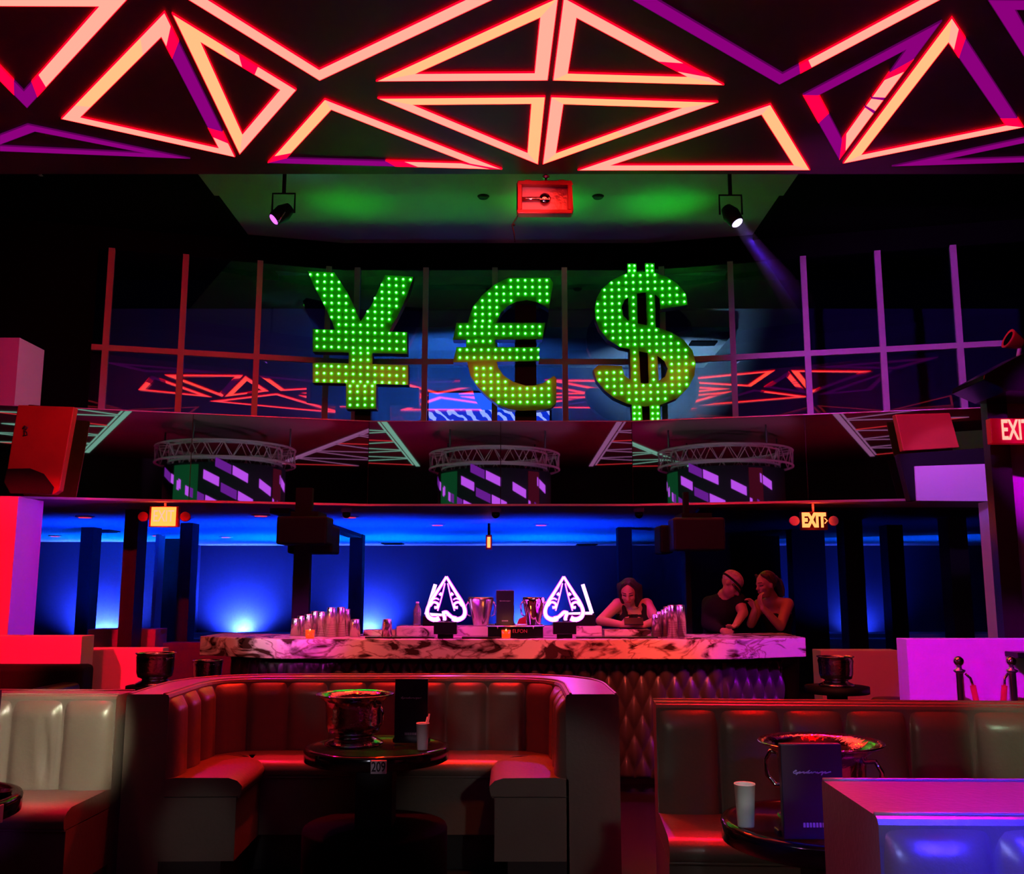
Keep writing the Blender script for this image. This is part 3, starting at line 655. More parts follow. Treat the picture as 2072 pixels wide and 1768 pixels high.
eb = [p for p in eb if not (487 < p[1] < 600 or 640 < p[1] < 745)] + [(260+46.5*i, y) for y in (514, 558) for i in range(12)] + [(257+46*i, y) for y in (663, 713) for i in range(12)]
sign('euro_sign', 'green bulb lit euro sign, middle one of the three currency signs', [eC, eb1, eb2], Z5, eb, ((680, 700), ((612, 750, 345),)))
dS = [(1727,372),(1715,300),(1660,235),(1590,190),(1510,163),(1420,158),(1330,168),(1240,212),(1172,270),(1138,330),(1126,400),(1133,470),(1158,530),(1210,597),(1290,645),(1400,668),(1520,692),(1575,735),(1597,785),(1580,835),(1530,868),(1450,880),(1370,864),(1320,830),(1300,765),(1148,762),(1118,790),(1138,860),(1188,922),(1250,972),(1340,1012),(1450,1028),(1560,1014),(1660,975),(1732,902),(1768,830),(1778,750),(1758,670),(1702,600),(1620,548),(1540,520),(1450,500),(1350,482),(1312,440),(1300,390),(1320,340),(1370,305),(1440,293),(1510,298),(1545,335),(1550,400)]
bl = [(1336,105),(1396,105),(1404,500),(1436,1126),(1368,1126),(1350,600)]; br = [(1450,103),(1512,103),(1520,500),(1552,1126),(1482,1126),(1466,600)]
db = grid([dS], 1140, 190, 46.6, 44.4, 11, 1.2, -1.2, 16, 22)
db = [p for p in db if p[1] < 1020] 
def nearb(x, y, L, r=26): return any(abs(x-a) < r and abs(y-b) < r for a, b in L)
ex = [(1372+.018*k*45+3, 325+45*k) for k in range(5)] + [(1488+2*k, 318+44*k) for k in range(5)] + [(1383+1*k, 680+44*k) for k in range(5)] + [(1500+2*k, 720+45*k) for k in range(4)]
ex += [(x, y) for y in (121, 153) for x in (1349, 1382, 1464, 1496)] + [(x, y) for y in (1033, 1073, 1108) for x in (1382, 1415, 1499, 1533)]
db += [p for p in ex if not nearb(p[0], p[1], db, 24)]
sign('dollar_sign', 'green bulb lit dollar sign, rightmost of the three currency signs', [dS, bl, br], Z5, db, ((1450, 900), ((1400, 1480, 300),)))

# ================================================================ BAR
ZBAR = 1.05
def parent_w(o, t):
    o.parent = t; o.matrix_parent_inverse = Matrix.Translation(t.location).inverted(); return o
b0_ = AY(405, 1290, 7.25); b1_ = AY(560, 1290, 6.86); b2_ = AY(1486, 1290, 6.8); b3_ = AY(1630, 1292, 7.08)
bar = thing('bar_counter', 'long bar with brown veined marble counter slab and tufted leather front', 'bar counter', (0, 7.0, 0))
front = [Vector((p.x, p.y, 0)) for p in (b0_, b1_, b2_, b3_)]
back = [Vector((b3_.x+.05, 7.85, 0)), Vector((b3_.x-.6, 7.62, 0)), Vector((b0_.x+.5, 7.62, 0)), Vector((b0_.x, 7.85, 0))]
o = MB().prism([p + Vector((0,0,ZBAR-.135)) for p in front+back], (0,0,.135)).build('counter_top', 'marble', bar, .006)
ins = [front[0]+Vector((.2,.16,0)), front[1]+Vector((.02,.14,0)), front[2]+Vector((-.06,.14,0)), front[3]+Vector((-.13,.2,0))]
MB().prism([p + Vector((0,.03,.06)) for p in ins] + [Vector((ins[3].x, 7.55, .06)), Vector((ins[0].x, 7.55, .06))], (0,0,ZBAR-.2)).build('carcass', 'leather_dark', bar)
def tufted(a, b, z0, z1, p=.115, q=.27, dep=.05, step=.0115):
    L = (b-a).length; d = (b-a)/L; nn = Vector((d.y, -d.x, 0)); mb = MB()
    nu, nv = int(L/step), int((z1-z0)/step); vs = []
    for j in range(nv+1):
        for i in range(nu+1):
            u = L*i/nu; z = z0+(z1-z0)*j/nv
            A = u/p + z/q; Bb = u/p - z/q
            h = (abs(math.sin(PI*A))*abs(math.sin(PI*Bb)))**.36*dep
            e = min(u, L-u, z-z0, z1-z)
            h *= min(1, e/.02)
            vs.append(a + d*u + nn*h + Vector((0,0,z)))
    fs = [(j*(nu+1)+i, j*(nu+1)+i+1, (j+1)*(nu+1)+i+1, (j+1)*(nu+1)+i) for j in range(nv) for i in range(nu)]
    mb.add(vs, fs, 0, True); return mb, d, nn, L
for i in range(3):
    mb, d, nn, L = tufted(ins[i], ins[i+1], .1, ZBAR-.15); mb.build('tufted_panel', 'leather_tuft' if 'leather_tuft' in M else 'leather', bar)
MB().prism([p + Vector((0,.06,0)) for p in ins] + [Vector((ins[3].x, 7.5, 0)), Vector((ins[0].x, 7.5, 0))], (0,0,.1)).build('plinth', 'kick', bar)
# marble risers on the counter
r0 = AY(802, 1275, 7.3); r1 = AY(1218, 1275, 7.3); r2 = AY(1318, 1275, 7.3); rz = AY(1000, 1267, 7.3).z
rs = MB().box(r0.x, r1.x, 7.3, 7.55, ZBAR, rz).build('riser', 'marble', None, .004); tag(rs, 'raised marble shelf along the back of the bar counter, under the neon spades', 'shelf')
rs2 = MB().box(r1.x+.02, r2.x, 7.32, 7.5, ZBAR, ZBAR+.045).build('riser', 'marble', None, .004); tag(rs2, 'low marble step on the counter in front of the bartender', 'shelf')
rs3 = MB().box(AY(735,1275,7.4).x, r0.x-.02, 7.4, 7.55, ZBAR, ZBAR+.04).build('riser', 'marble', None, .004); tag(rs3, 'low marble step on the counter behind the lone shaker tin', 'shelf')
mt = MB()
for x0, x1, y in ((740, 880, 6.97), (935, 1012, 6.97), (1165, 1330, 6.97)):
    a, b = AY(x0, 1286, y), AY(x1, 1286, y); c = (a.x+b.x)/2
    g = MB().box(a.x, b.x, 6.93, 7.06, ZBAR, ZBAR+.012).build('bar_mat', 'blackgloss', None, .004)
    tag(g, {740: 'glossy black bar mat beside the left neon spade stand, nearer the lone shaker tin', 935: 'short glossy black bar mat between the left neon spade and the black case', 1165: 'glossy black bar mat on the counter below the bartender'}[x0], 'bar mat')

# shaker tins: stacks of nested tins turned upside down


def make_tin(loc, label, group):
    o = MB().lathe([(0, .1275), (.0300, .1275), (.0310, .1245), (.0390, .0), (.0395, 0), (.0315, .1245), (.0302, .128), (.0, .128)], (0,0,0), 28).build('shaker_tin', 'steel')
    o.location = loc; return tag(o, label, 'cocktail shaker', group)
tin0 = None
def tins(px, Y, n, word, group):
    global tin0
    c = AY(px, 1288, Y)
    for k in range(n):
        loc = (c.x, Y, ZBAR + .0005 + k*.0168)
        lab = ('upside-down steel shaker tin, lone one ' + word) if n == 1 else 'steel shaker tin in the nested stack ' + word
        if tin0 is None: tin0 = o = make_tin(loc, lab, group)
        else:
            o = tin0.copy(); COL.objects.link(o); o.location = loc; o['label'] = lab; o['group'] = group
for px, Y, n, wd in ((598, 7.3, 1, 'at the left end of the row'), (609, 7.38, 2, 'second from the left end of the bar'), (624, 7.25, 3, 'third from left, behind the candle'), (637, 7.4, 4, 'fourth from left, behind the candle'),
        (650, 7.25, 4, 'just left of the two tallest stacks'), (669, 7.12, 6, 'tallest on the left bar, left of the pair'), (689, 7.22, 6, 'tallest on the left bar, right of the pair'), (699, 7.36, 5, 'behind the tallest pair'),
        (718, 7.12, 1, 'just right of the tall stacks'), (783, 7.15, 1, 'standing apart before the blue wall glow')):
    tins(px, Y, n, wd, 'shaker tins on the left half of the bar' if n > 1 else None)
for px, Y, n, wd in ((1329, 7.21, 3, 'leftmost beside the bartender'), (1337, 7.335, 4, 'second beside the bartender'), (1347, 7.24, 5, 'third beside the bartender'), (1352, 7.45, 6, 'behind, near the bartender'), (1361, 7.12, 7, 'tallest of the right group, nearer the bartender'), (1378, 7.22, 7, 'tallest of the right group, rightmost')):
    tins(px, Y, n, wd, 'shaker tins beside the bartender')

# tea light candles
def candle(px, Y, lab):
    c = AY(px, 1290, Y); t = thing('tea_light', lab, 'candle', (c.x, Y, ZBAR))
    MB().lathe([(.0, .003), (.027, .003), (.030, .01), (.032, .06), (.029, .06), (.026, .012), (0, .01)], (c.x, Y, ZBAR), 24).build('glass', 'candle', t)
    MB().lathe([(0, .014), (.014, .016), (.015, .030), (.009, .048), (0, .068)], (c.x, Y, ZBAR), 14).build('flame', 'flame', t)
    point('candle_glow', (c.x, Y-.04, ZBAR+.1), (1, .25, .03), .35, .02)
candle(627, 6.93, 'small glowing orange candle in front of the left shaker tins')
candle(1024, 6.9, 'small glowing orange candle in front of the black case')

# neon spades
def arc(pts, n=10):     # Catmull-Rom through the points
    P = [Vector((p[0], 0, p[1])) for p in pts]; out = []
    for i in range(len(P)-1):
        a = P[max(i-1, 0)]; b = P[i]; c = P[i+1]; d = P[min(i+2, len(P)-1)]
        for k in range(n):
            t_ = k/n; out.append(.5*((2*b)+(-a+c)*t_+(2*a-5*b+4*c-d)*t_*t_+(-a+3*b-3*c+d)*t_**3))
    return out + [P[-1]]
def spade(px, flip, label):
    Y = 6.98; c = AY(px, 1200, Y); t = thing('neon_spade', label, 'neon sign', (c.x, Y, ZBAR)); s = c.y*0 + 7.0/F
    z0 = AY(px, 1255, Y).z; S = .00335
    def W(p, dy=0): return Vector((c.x + p.x*S*flip, Y+dy, z0 + p.z*S))
    MB().box(c.x-.082, c.x+.082, Y-.07, Y+.07, ZBAR+.03, z0-.008).box(c.x-.055, c.x+.055, Y-.05, Y+.05, ZBAR+.001, ZBAR+.03).build('base', 'blackgloss', t, .004)
    m1 = MB(); m2 = MB()
    def band(pts, r, r2=None):
        q = arc(pts); n = len(q); rr = [r + ((r2 if r2 is not None else r)-r)*i/(n-1) for i in range(n)]
        m1.tube([W(p, -.008) for p in q], rr, 8); m2.tube([W(p, .006) for p in q], [x+.0035 for x in rr], 8)
    for sgn in (-1, 1):
        out = [(0, 92), (9, 77), (21, 58), (33, 39), (40, 21), (38, 9), (30, 3), (21, 2), (14, 5)]
        m_ = [(x*sgn, z) for x, z in out]; band(m_, .0075, .0175)
        band([(sgn*3, 78), (sgn*7, 60), (sgn*12, 40), (sgn*18, 20)], .0032)
        band([(sgn*14, 57), (sgn*10, 53)], .011, .009)
        band([(sgn*34, 42), (sgn*22, 46), (sgn*15, 43)], .0065, .003)
        band([(sgn*34, 30), (sgn*27, 38), (sgn*18, 35), (sgn*18, 28), (sgn*25, 27)], .0065, .009)
    band([(-8, 15), (0, 17), (6, 12), (14, 6), (22, 5)], .012, .011); band([(-6, 14), (-3, 6), (-3, 0)], .012, .011)
    m2.build('tube_halo', 'neonrim', t); m1.build('neon_tube', 'neon', t)  # wider tube behind imitates the halo around the neon
    MB().tube([W(Vector((0, 0, 0)), .01), (c.x, Y, z0-.01)], .012, 8).build('stem', 'blackgloss', t)
spade(903, 1, 'pink neon spade on a black stand, nearer the water bottle')
spade(1141, -1, 'pink neon spade on a black stand, nearer the bartender')
for px in (903, 1141):
    c = AY(px, 1205, 6.9); point('neon_glow', (c.x, 6.8, c.z), (1, .05, .95), 2.6, .08); point('neon_glow_back', (c.x, 7.16, c.z), (1, .05, .95), 1.6, .08)
# slanted neon frames behind the spades
def aframe(p0, p1, p2, label):
    Y = 7.4; a, b, c = (AY(*p, Y) for p in (p0, p1, p2)); base = Vector(((b.x+c.x)/2, Y, rz))
    t = thing('neon_triangle', label, 'neon sign', base)
    for q0, q1 in ((a, b), (b, c)): MB().tube([q0, q1], .014, 8).build('neon_tube', 'neon', t)
    MB().box(min(b.x, c.x)-.02, max(b.x, c.x)+.02, Y-.05, Y+.05, rz+.0005, min(b.z, c.z)-.0).build('base', 'blackgloss', t, .004)
aframe((881, 1182), (862, 1243), (905, 1246), 'slanted magenta neon tube frame behind the neon spade nearer the bottle')
aframe((1179, 1182), (1198, 1241), (1150, 1243), 'slanted magenta neon tube frame behind the neon spade nearer the bartender')

# black serving case with chrome rail, menus, wine buckets
def boxAt(px0, px1, py0, py1, Y, dep): a, b = AY(px0, py1, Y), AY(px1, py0, Y); return (a.x, b.x, Y, Y+dep, a.z, b.z)
a_ = AY(987, 1288, 7.0); b_ = AY(1099, 1268, 7.0)
t = thing('serving_case', 'low black case with a chrome rail on the bar, holding the menu stand', 'case', ((a_.x+b_.x)/2, 7.0, ZBAR))
MB().box(a_.x, b_.x, 7.0, 7.28, ZBAR+.001, b_.z).build('body', 'blackgloss', t, .004)
rl = MB(); zr = b_.z+.004
rl.tube([(a_.x-.005, 6.99, zr), (b_.x+.005, 6.99, zr), (b_.x+.005, 7.28, zr), (a_.x-.005, 7.28, zr)], .006, 8, closed=True)
for x in (a_.x+.07, b_.x-.07): rl.tube([(x, 6.99, zr), (x, 6.992, zr-.02)], [.006, .001], 6)
rl.build('rail', 'steel', t)
M['redprint'] = mat('dark_red_print', (.30,.02,.05), .5, vary=.1)
text('ELFON', .035, 'redprint', t, (AY(1052, 1277, 6.997).x, 6.997, AY(1052, 1277, 7.0).z), name='lettering')
EX = [[(320,385),(300,360),(250,358),(215,385),(240,410),(300,412),(230,405),(130,430),(85,490),(110,540),(180,550),(300,525),(430,485)],
      [(435,465),(455,510),(480,535),(520,540),(600,515),(700,490),(820,465),(870,470),(800,480),(795,520),(830,545),(900,530),(1000,490),(1100,480)],
      [(590,440),(430,530),(260,655)], [(1270,355),(1150,430),(1010,560),(1100,495),(1180,475),(1120,530),(1190,545),(1350,490),(1420,470)],
      [(1420,470),(1360,485),(1365,540),(1440,515),(1430,545),(1560,480),(1680,475),(1680,535),(1800,478),(1800,540),(1850,545),(2072,465),(2190,458)],
      [(2190,462),(2100,480),(2090,520),(2150,515),(2200,480),(2160,560),(2060,690),(2200,520),(2330,470),(2400,470),(2360,505),(2300,500),(2330,540),(2420,540),(2600,490),(2760,455)]]
def script(t, cx, Y, cz, width, m='menulit', r=.0016, tilt=0):
    s = width/2700; mb = MB()
    for st in EX:
        q = arc([(x, -y) for x, y in st], 4); mb.tube([Vector((cx + (p.x-1420)*s, Y, cz + (p.z+500)*s)) for p in q], r, 5)
    return mb.build('lettering', m, t)
def menu(px0, px1, py0, py1, Y, zb, label, r=.0016, foot=True):
    a, b = AY(px0, py1, Y), AY(px1, py0, Y); cx = (a.x+b.x)/2; w2 = b.x-a.x
    t = thing('menu_board', label, 'menu', (cx, Y, zb))
    MB().box(a.x, b.x, Y, Y+.028, zb+.001, b.z).build('board', 'menu', t, .003)
    script(t, cx, Y-.001, b.z-(b.z-zb)*.30, w2*.62, r=r)
    s_ = MB(); z = zb+(b.z-zb)*.13
    for k in range(7): s_.box(cx-w2*.18+k*w2*.052, cx-w2*.18+k*w2*.052+w2*.034, Y-.002, Y, z, z+w2*.07)
    s_.build('print', 'menulit', t)
    MB().box(a.x-.01, b.x+.01, Y+.028, Y+.075, zb+.001, zb+.02).build('foot', 'blackgloss', t, .003)
menu(1004, 1040, 1194, 1268, 7.12, b_.z, 'tall black menu board standing on the black case on the bar', .0009)
def ice_bucket(px, pyt, Y, zb, label, rt=.098, hm='chrome'):
    c = AY(px, pyt, Y); h = c.z-zb; t = thing('wine_bucket', label, 'bucket', (c.x, Y, zb))
    MB().lathe([(.0, .002), (rt*.55, .002), (rt*.58, .012), (rt*.66, h*.25), (rt*.88, h*.65), (rt*.985, h*.88), (rt*.97, h*.99), (rt*.93, h), (rt*.88, h*.97), (rt*.6, h*.2), (0, h*.18)], (c.x, Y, zb), 40).build('body', hm, t)
    for s_ in (-1, 1):
        MB().tube([(c.x+s_*rt*.95, Y, zb+h*.85), (c.x+s_*rt*1.12, Y, zb+h*.72), (c.x+s_*rt*1.05, Y, zb+h*.4), (c.x+s_*rt*.78, Y, zb+h*.34)], .006, 8).build('handle', hm, t)
ice_bucket(973, 1208, 7.38, rz, 'steel wine bucket on the marble shelf, left of the tall menu board', hm='steel')
ice_bucket(1080, 1208, 7.16, b_.z, 'steel wine bucket with side handles on the black case, right of the menu board', .085)
# water bottle
c = AY(844, 1262, 7.38); t = thing('water_bottle', 'small clear plastic water bottle on the marble shelf left of the spade', 'bottle', (c.x, 7.38, rz))
MB().lathe([(0, .001), (.028, .001), (.030, .02), (.027, .06), (.030, .09), (.029, .12), (.012, .155), (.011, .165), (0, .165)], (c.x, 7.38, rz), 20).build('body', 'plasticclear', t)
MB().lathe([(0, .165), (.013, .165), (.013, .18), (0, .18)], (c.x, 7.38, rz), 16).build('cap', 'white_plastic', t)
# folded red cloth beside bucket
o = MB().prism([AY(1046, 1262, 7.45), AY(1050, 1252, 7.45), AY(1064, 1246, 7.45), AY(1066, 1264, 7.45)], (0, .05, 0)).build('napkin', 'rope', None, .004); tag(o, 'folded dark red napkin on the shelf by the right wine bucket', 'napkin')
c_ = AY(1046, 1263, 7.45)

# ================================================================ HANGING SPEAKERS AND CAMERAS
def hang(px0, px1, py0, py1, Y, dep, pole0, pole1, label, second, top):
    a, b = AY(px0, py1, Y), AY(px1, py0, Y); p0, p1 = AY(pole0, py1, Y+.3), AY(pole1, py1, Y+.3)
    t = thing('pole_speaker', label, 'speaker', ((p0.x+p1.x)/2, Y+.3, 0))
    MB().box(a.x, b.x, Y, Y+dep, a.z, b.z).build('cabinet', top, t, .02)
    s0, s1 = AY(second[0], second[3], Y+.35), AY(second[1], second[2], Y+.35)
    MB().box(s0.x, s1.x, Y+.36, Y+.75, s0.z, s1.z).build('rear_cabinet', 'black', t, .02)
    MB().box(p0.x, p1.x, Y+.26, Y+.34, 0, ZB-.02).build('pole', 'black', t)
    MB().box(a.x+.1, b.x-.1, Y+.1, Y+.5, b.z, b.z+.05).build('bracket', 'black', t)
hang(558, 662, 1044, 1101, 8.6, .32, 597, 630, 'black loudspeaker on a pole above the left shaker tins', (580, 673, 1062, 1119), 'black')
hang(1364, 1467, 1047, 1113, 9.0, .32, 1385, 1395, 'loudspeaker with a reddish front face above the cap wearer', (1337, 1362, 1062, 1119), 'leather_dark')
def dome(px, py, Y, label):
    c = AY(px, py, Y); t = thing('ceiling_camera', label, 'camera', (c.x, Y, ZB))
    MB().lathe([(0, 0), (.06, 0), (.065, -.03), (.05, -.05)], (c.x, Y, ZB), 20).build('mount', 'white_plastic', t)
    MB().ball((c.x, Y, ZB-.07), .05, 14, 10).build('lens_ball', 'blackgloss', t)
dome(701, 1045, 11.4, 'small dome camera under the balcony edge right of the left speaker'); dome(1003, 1040, 11.4, 'small dome camera under the balcony edge near the centre'); dome(1293, 1045, 11.4, 'small dome camera under the balcony edge above the bartender')
c = AY(97, 1050, 10.6); t = thing('horn_speaker', 'small black horn speaker on the left column', 'speaker', (c.x-.06, 10.27, c.z))
MB().lathe([(0, 0), (.04, .0), (.06, .06), (.10, .13), (.09, .13), (0, .05)], (c.x, 10.1, c.z), 24, R=Matrix.Rotation(PI/2, 3, 'X')).build('horn', 'black', t)
MB().box(c.x-.2, c.x, 10.05, 10.1, c.z-.03, c.z+.03).build('bracket', 'black', t)

# ================================================================ EXIT SIGNS
def exit_lamp(px0, px1, py0, py1, Y, label, arrow=True, heads=True, glare=False):
    a, b = AY(px0, py1, Y), AY(px1, py0, Y); cx = (a.x+b.x)/2; cz = (a.z+b.z)/2; h = b.z-a.z; wd = b.x-a.x
    t = thing('exit_sign', label, 'exit sign', (cx, Y, ZB))
    MB().box(a.x, b.x, Y, Y+.07, a.z, b.z).build('housing', 'red_plastic' if glare else 'exitdark', t, .008)
    if glare: MB().box(a.x+wd*.08, b.x-wd*.08, Y-.006, Y, a.z+h*.04, b.z-h*.04).build('face', 'exithot', t, .01)
    m_ = 'exitface' 
    if not glare:
        text('EXIT', h*1.02, m_, t, (cx-wd*.03, Y-.004, cz), sx=.62, off=.012*h/.2)
        mb = MB(); x = b.x-wd*.02; mb.tube([(x-.03, Y-.004, cz+.03), (x, Y-.004, cz), (x-.03, Y-.004, cz-.03)], .006, 6); mb.build('arrow', m_, t)
    else:
        text('EXIT', h*.8, 'exitface2', t, (cx, Y-.008, cz), sx=.62)
    MB().tube([(cx, Y+.035, b.z), (cx, Y+.035, max(b.z+.01, ZB-.005))], .015, 8).build('stem', 'white_plastic', t)
    for s in (-1, 1):
        hx = cx + s*(wd/2+.07)
        q = thing  # lamp heads
        MB().lathe([(0, .0), (.035, .0), (.052, .03), (.055, .07), (.048, .075), (0, .07)], (hx, Y+.08, cz), 22, R=Matrix.Rotation(PI/2, 3, 'X')).build('lamp_head', 'red_plastic' if glare else 'white_plastic', t)
        MB().box(min(hx, cx+s*wd/2), max(hx, cx+s*wd/2), Y+.05, Y+.07, cz-.012, cz+.012).build('arm', 'white_plastic', t)
    point('exit_glow', (cx, Y-.12, a.z-.04), (1, .02, .01), 1.6 if not glare else 2.4, .05)
    point('exit_glow_up', (cx, Y-.06, b.z+.05), (1, .03, .01), 1.2 if not glare else 2.4, .04)
exit_lamp(1622, 1674, 1035, 1072, 10.72, 'glowing red EXIT sign with two lamp heads under the right balcony edge')
exit_lamp(300, 362, 1024, 1066, 10.62, 'glaring orange exit sign with two red lamp heads under the left balcony edge', glare=True)
a, b = AY(983, 1112, 14), AY(995, 1082, 14); t = thing('exit_sign', 'slim glowing exit sign seen edge-on at the middle of the back room', 'exit sign', ((a.x+b.x)/2, 14, ZB))
MB().box(a.x, b.x, 14, 14.3, a.z, b.z).build('housing', 'red_plastic', t); MB().box(a.x+.02, b.x-.02, 13.99, 14.0, a.z+.03, b.z-.03).build('face', 'exitface', t)
MB().tube([((a.x+b.x)/2, 14.1, b.z), ((a.x+b.x)/2, 14.1, ZB)], .02, 6).build('stem', 'black', t)
# near EXIT sign, right edge
YN = 8.2; a, b = AY(2007, 897, YN), AY(2118, 846, YN); cz = (a.z+b.z)/2
t = thing('exit_sign', 'large red EXIT sign cut by the right edge of the picture', 'exit sign', ((a.x+b.x)/2, YN, a.z))
MB().box(a.x, b.x, YN, YN+.08, a.z, b.z).build('housing', 'exitbg', t, .006)
text('EXIT', (b.z-a.z)*1.12, 'exitface2', t, (AY(2055, 870, YN).x, YN-.004, cz), sx=.50, off=.005)
MB().box(a.x+.2, b.x-.1, YN+.08, 8.6, cz-.03, cz+.03).build('bracket', 'black', t)
# awning with flood lamp, right edge
p = [AY(1990, 768, 8.0), AY(1992, 758, 8.0), AY(2090, 704, 8.0), AY(2240, 704, 8.0), AY(2240, 790, 8.0), AY(2040, 790, 8.0)]
o = MB().prism(p, (0, .6, 0)).build('awning', 'blackgloss', None, .006); tag(o, 'black glossy sloping canopy edge at the right side under the flood lamp', 'canopy')
c = AY(2056, 692, 8.2); t = thing('flood_lamp', 'small reddish flood lamp tilted up on the black canopy', 'lamp', (c.x, 8.2, AY(2044, 728, 8.2).z))
R = Matrix.Rotation(math.radians(-65), 3, 'Y')
MB().lathe([(0, -.07), (.03, -.07), (.05, -.04), (.085, .06), (.09, .08), (.08, .08), (0, .05)], c, 24, R=R).build('housing', 'red_plastic', t)
MB().lathe([(0, .065), (.08, .075)], c, 24, R=R).build('lens', 'chrome', t)
MB().tube([c + Vector((.03,0,-.04)), AY(2060, 722, 8.2)], .018, 8).build('stem', 'white_plastic', t)

# solid panels added in place of mirror reflections at the balcony ends
def slab(name, pts, Y, dy, m, label, cat):
    P = [AY(x, y, Y) for x, y in pts]; o = MB().prism(P, (0, dy, 0)).build(name, m, None, .01); return tag(o, label, cat)
t = thing('reflection_panel', 'red panel standing in for a reflected column at the left end of the balcony', 'panel', AY(65, 1000, 9.7))
P = [AY(x, y, 9.72) for x, y in ((36, 819), (150, 823), (120, 992), (108, 1000), (22, 996), (10, 975), (22, 900))]; MB().prism(P, (0, .1, 0)).build('board', 'reflection_red', t, .012)
P = [AY(x, y, 9.70) for x, y in ((14, 948), (60, 947), (88, 958), (108, 985), (104, 1000), (20, 998), (8, 975))]; MB().prism(P, (0, .018, 0)).build('dark_base', 'black', t, .006)
sc_ = MB()
for q in (((45,868),(50,862),(56,864),(52,870)), ((48,872),(54,874),(55,880),(46,882)), ((50,861),(49,882))): sc_.tube([AY(x, y, 9.715) for x, y in q], .006, 6)
sc_.build('scribble', 'ink', t); MB().tube([AY(60, 822, 9.75), AY(60, 819, 9.75)+Vector((0, .25, .02))], .02, 6).build('hook', 'black', t)
t = thing('reflection_board', 'flat violet lit board standing in for a reflected white wall, right balcony end', 'board', AY(1930, 1014, 10.0))
P = [AY(x, y, 10.0) for x, y in ((1851, 943), (2006, 938), (2012, 1014), (1855, 1013))]; MB().prism(P, (0, .03, 0)).build('face', 'white_wall', t, .003)
P = [AY(x, y, 10.02) for x, y in ((1818, 918), (2005, 905), (2006, 938), (1851, 943), (1855, 1013), (1842, 1013))]; MB().prism(P, (0, .12, 0)).build('frame', 'black', t, .006)
P = [AY(x, y, 10.06) for x, y in ((1812, 838), (1922, 835), (1942, 905), (1828, 912))]; o = MB().prism(P, (0, .1, 0)).build('reflection_panel', 'reflection_red', None, .01)
tag(o, 'dark red panel standing in for a reflected column, above the violet board at right', 'panel')
spot('reflection_board_fill', (2.6, 5.6, 3.0), (4.6, 10.0, 2.6), (.42, .1, 1), 560, 13, .4)  # added spot tints the stand-in board violet

# emergency lamp hanging from the dropped ceiling edge
YL = 8.05; a, b = AY(1050, 430, YL), AY(1155, 366, YL); cx = (a.x+b.x)/2
t = thing('emergency_lamp', 'rectangular red framed lamp hanging in the centre below the light frames', 'lamp', (cx, YL, ZC))
fr = MB(); e = .028
for x0, x1, z0, z1 in ((a.x-.01, b.x+.01, b.z-e, b.z+.008), (a.x-.01, b.x+.01, a.z-.008, a.z+e), (a.x-.01, a.x+e, a.z+e, b.z-e), (b.x-e, b.x+.01, a.z+e, b.z-e)): fr.box(x0, x1, YL, YL+.10, z0, z1)
for x in (a.x+.05, b.x-.11): fr.box(x, x+.06, YL+.02, YL+.08, b.z, b.z+.025)
fr.build('frame', 'exit_frame' if 'exit_frame' in M else 'red_plastic', t, .01)
MB().box(a.x+.01, b.x-.01, YL+.07, YL+.11, a.z+.01, b.z-.01).build('reflector', 'redlens', t)
MB().ball((cx, YL+.05, (a.z+b.z)/2), (.055, .03, .055), 20, 12).build('bulb', 'chrome', t)
MB().tube([(a.x+.03, YL+.05, (a.z+b.z)/2), (cx-.04, YL+.05, (a.z+b.z)/2)], .02, 10).build('socket', 'steel', t)
st = MB(); st.tube([(cx+.01, YL+.05, b.z), (cx+.01, YL+.05, ZU-.07)], .014, 8); st.ball((cx+.01, YL+.02, b.z+.05), (.035, .03, .02)); st.build('bracket', 'steel', t)
cb = MB(); cb.tube([AY(x, y, YL+.06) for x, y in ((1052, 425), (1046, 440), (1036, 455), (1040, 470), (1042, 490))], .005, 6); cb.ball(AY(1040, 455, YL+.05), .012); cb.build('cable', 'ink', t)
# moving spotlights
def mover(px, py, Y, lens, label, d, zt=ZU-.07):
    c = AY(px, py, Y); t = thing('moving_spotlight', label, 'spotlight', (c.x, Y, zt))
    R = Vector(d).to_track_quat('Z', 'Y').to_matrix()
    MB().lathe([(0, -.22), (.055, -.21), (.085, -.12), (.07, -.01), (.065, .0)], c, 24, R=R).build('head', 'black', t)
    MB().lathe([(0, .012), (.05, .008), (.06, -.004)], c, 24, R=R).build('lens', lens, t)
    k = c + R @ Vector((0, 0, -.12)); y_ = MB()
    y_.tube([k + Vector((-.11, 0, 0)), k + Vector((-.11, 0, .2)), k + Vector((.11, 0, .2)), k + Vector((.11, 0, 0))], .01, 8)
    y_.tube([k + Vector((0, 0, .2)), Vector((k.x, k.y, zt))], .02, 8); y_.build('yoke', 'black', t)
    return c
d1 = Vector((.42, -.32, -.85)).normalized()
c1 = mover(1492, 451, 9.0, 'moving_head', 'brightly lit violet white spotlight hanging right of centre', d1)
spot('spot_beam', c1 + d1*.03, c1 + d1*2, (.10, .02, 1), 420, 11, .7, .03)
c2 = mover(554, 444, 9.0, 'violetlens', 'dark spotlight with a thin violet lens hanging on the left', (-.62, -.25, -.62))
hz = bpy.data.materials.new('haze'); hz.use_nodes = True; n_, l_ = nt(hz); n_.remove(n_['Principled BSDF']); vs_ = n_.new('ShaderNodeVolumeScatter');  vs_.inputs['Color'].default_value = (.9,.9,1,1)
g_ = n_.new('ShaderNodeNewGeometry'); sb = n_.new('ShaderNodeVectorMath'); sb.operation = 'DISTANCE'; sb.inputs[1].default_value = tuple(c1)
mr = n_.new('ShaderNodeMapRange'); mr.inputs[1].default_value = 0; mr.inputs[2].default_value = 1.3; mr.inputs[3].default_value = 1.0; mr.inputs[4].default_value = 0
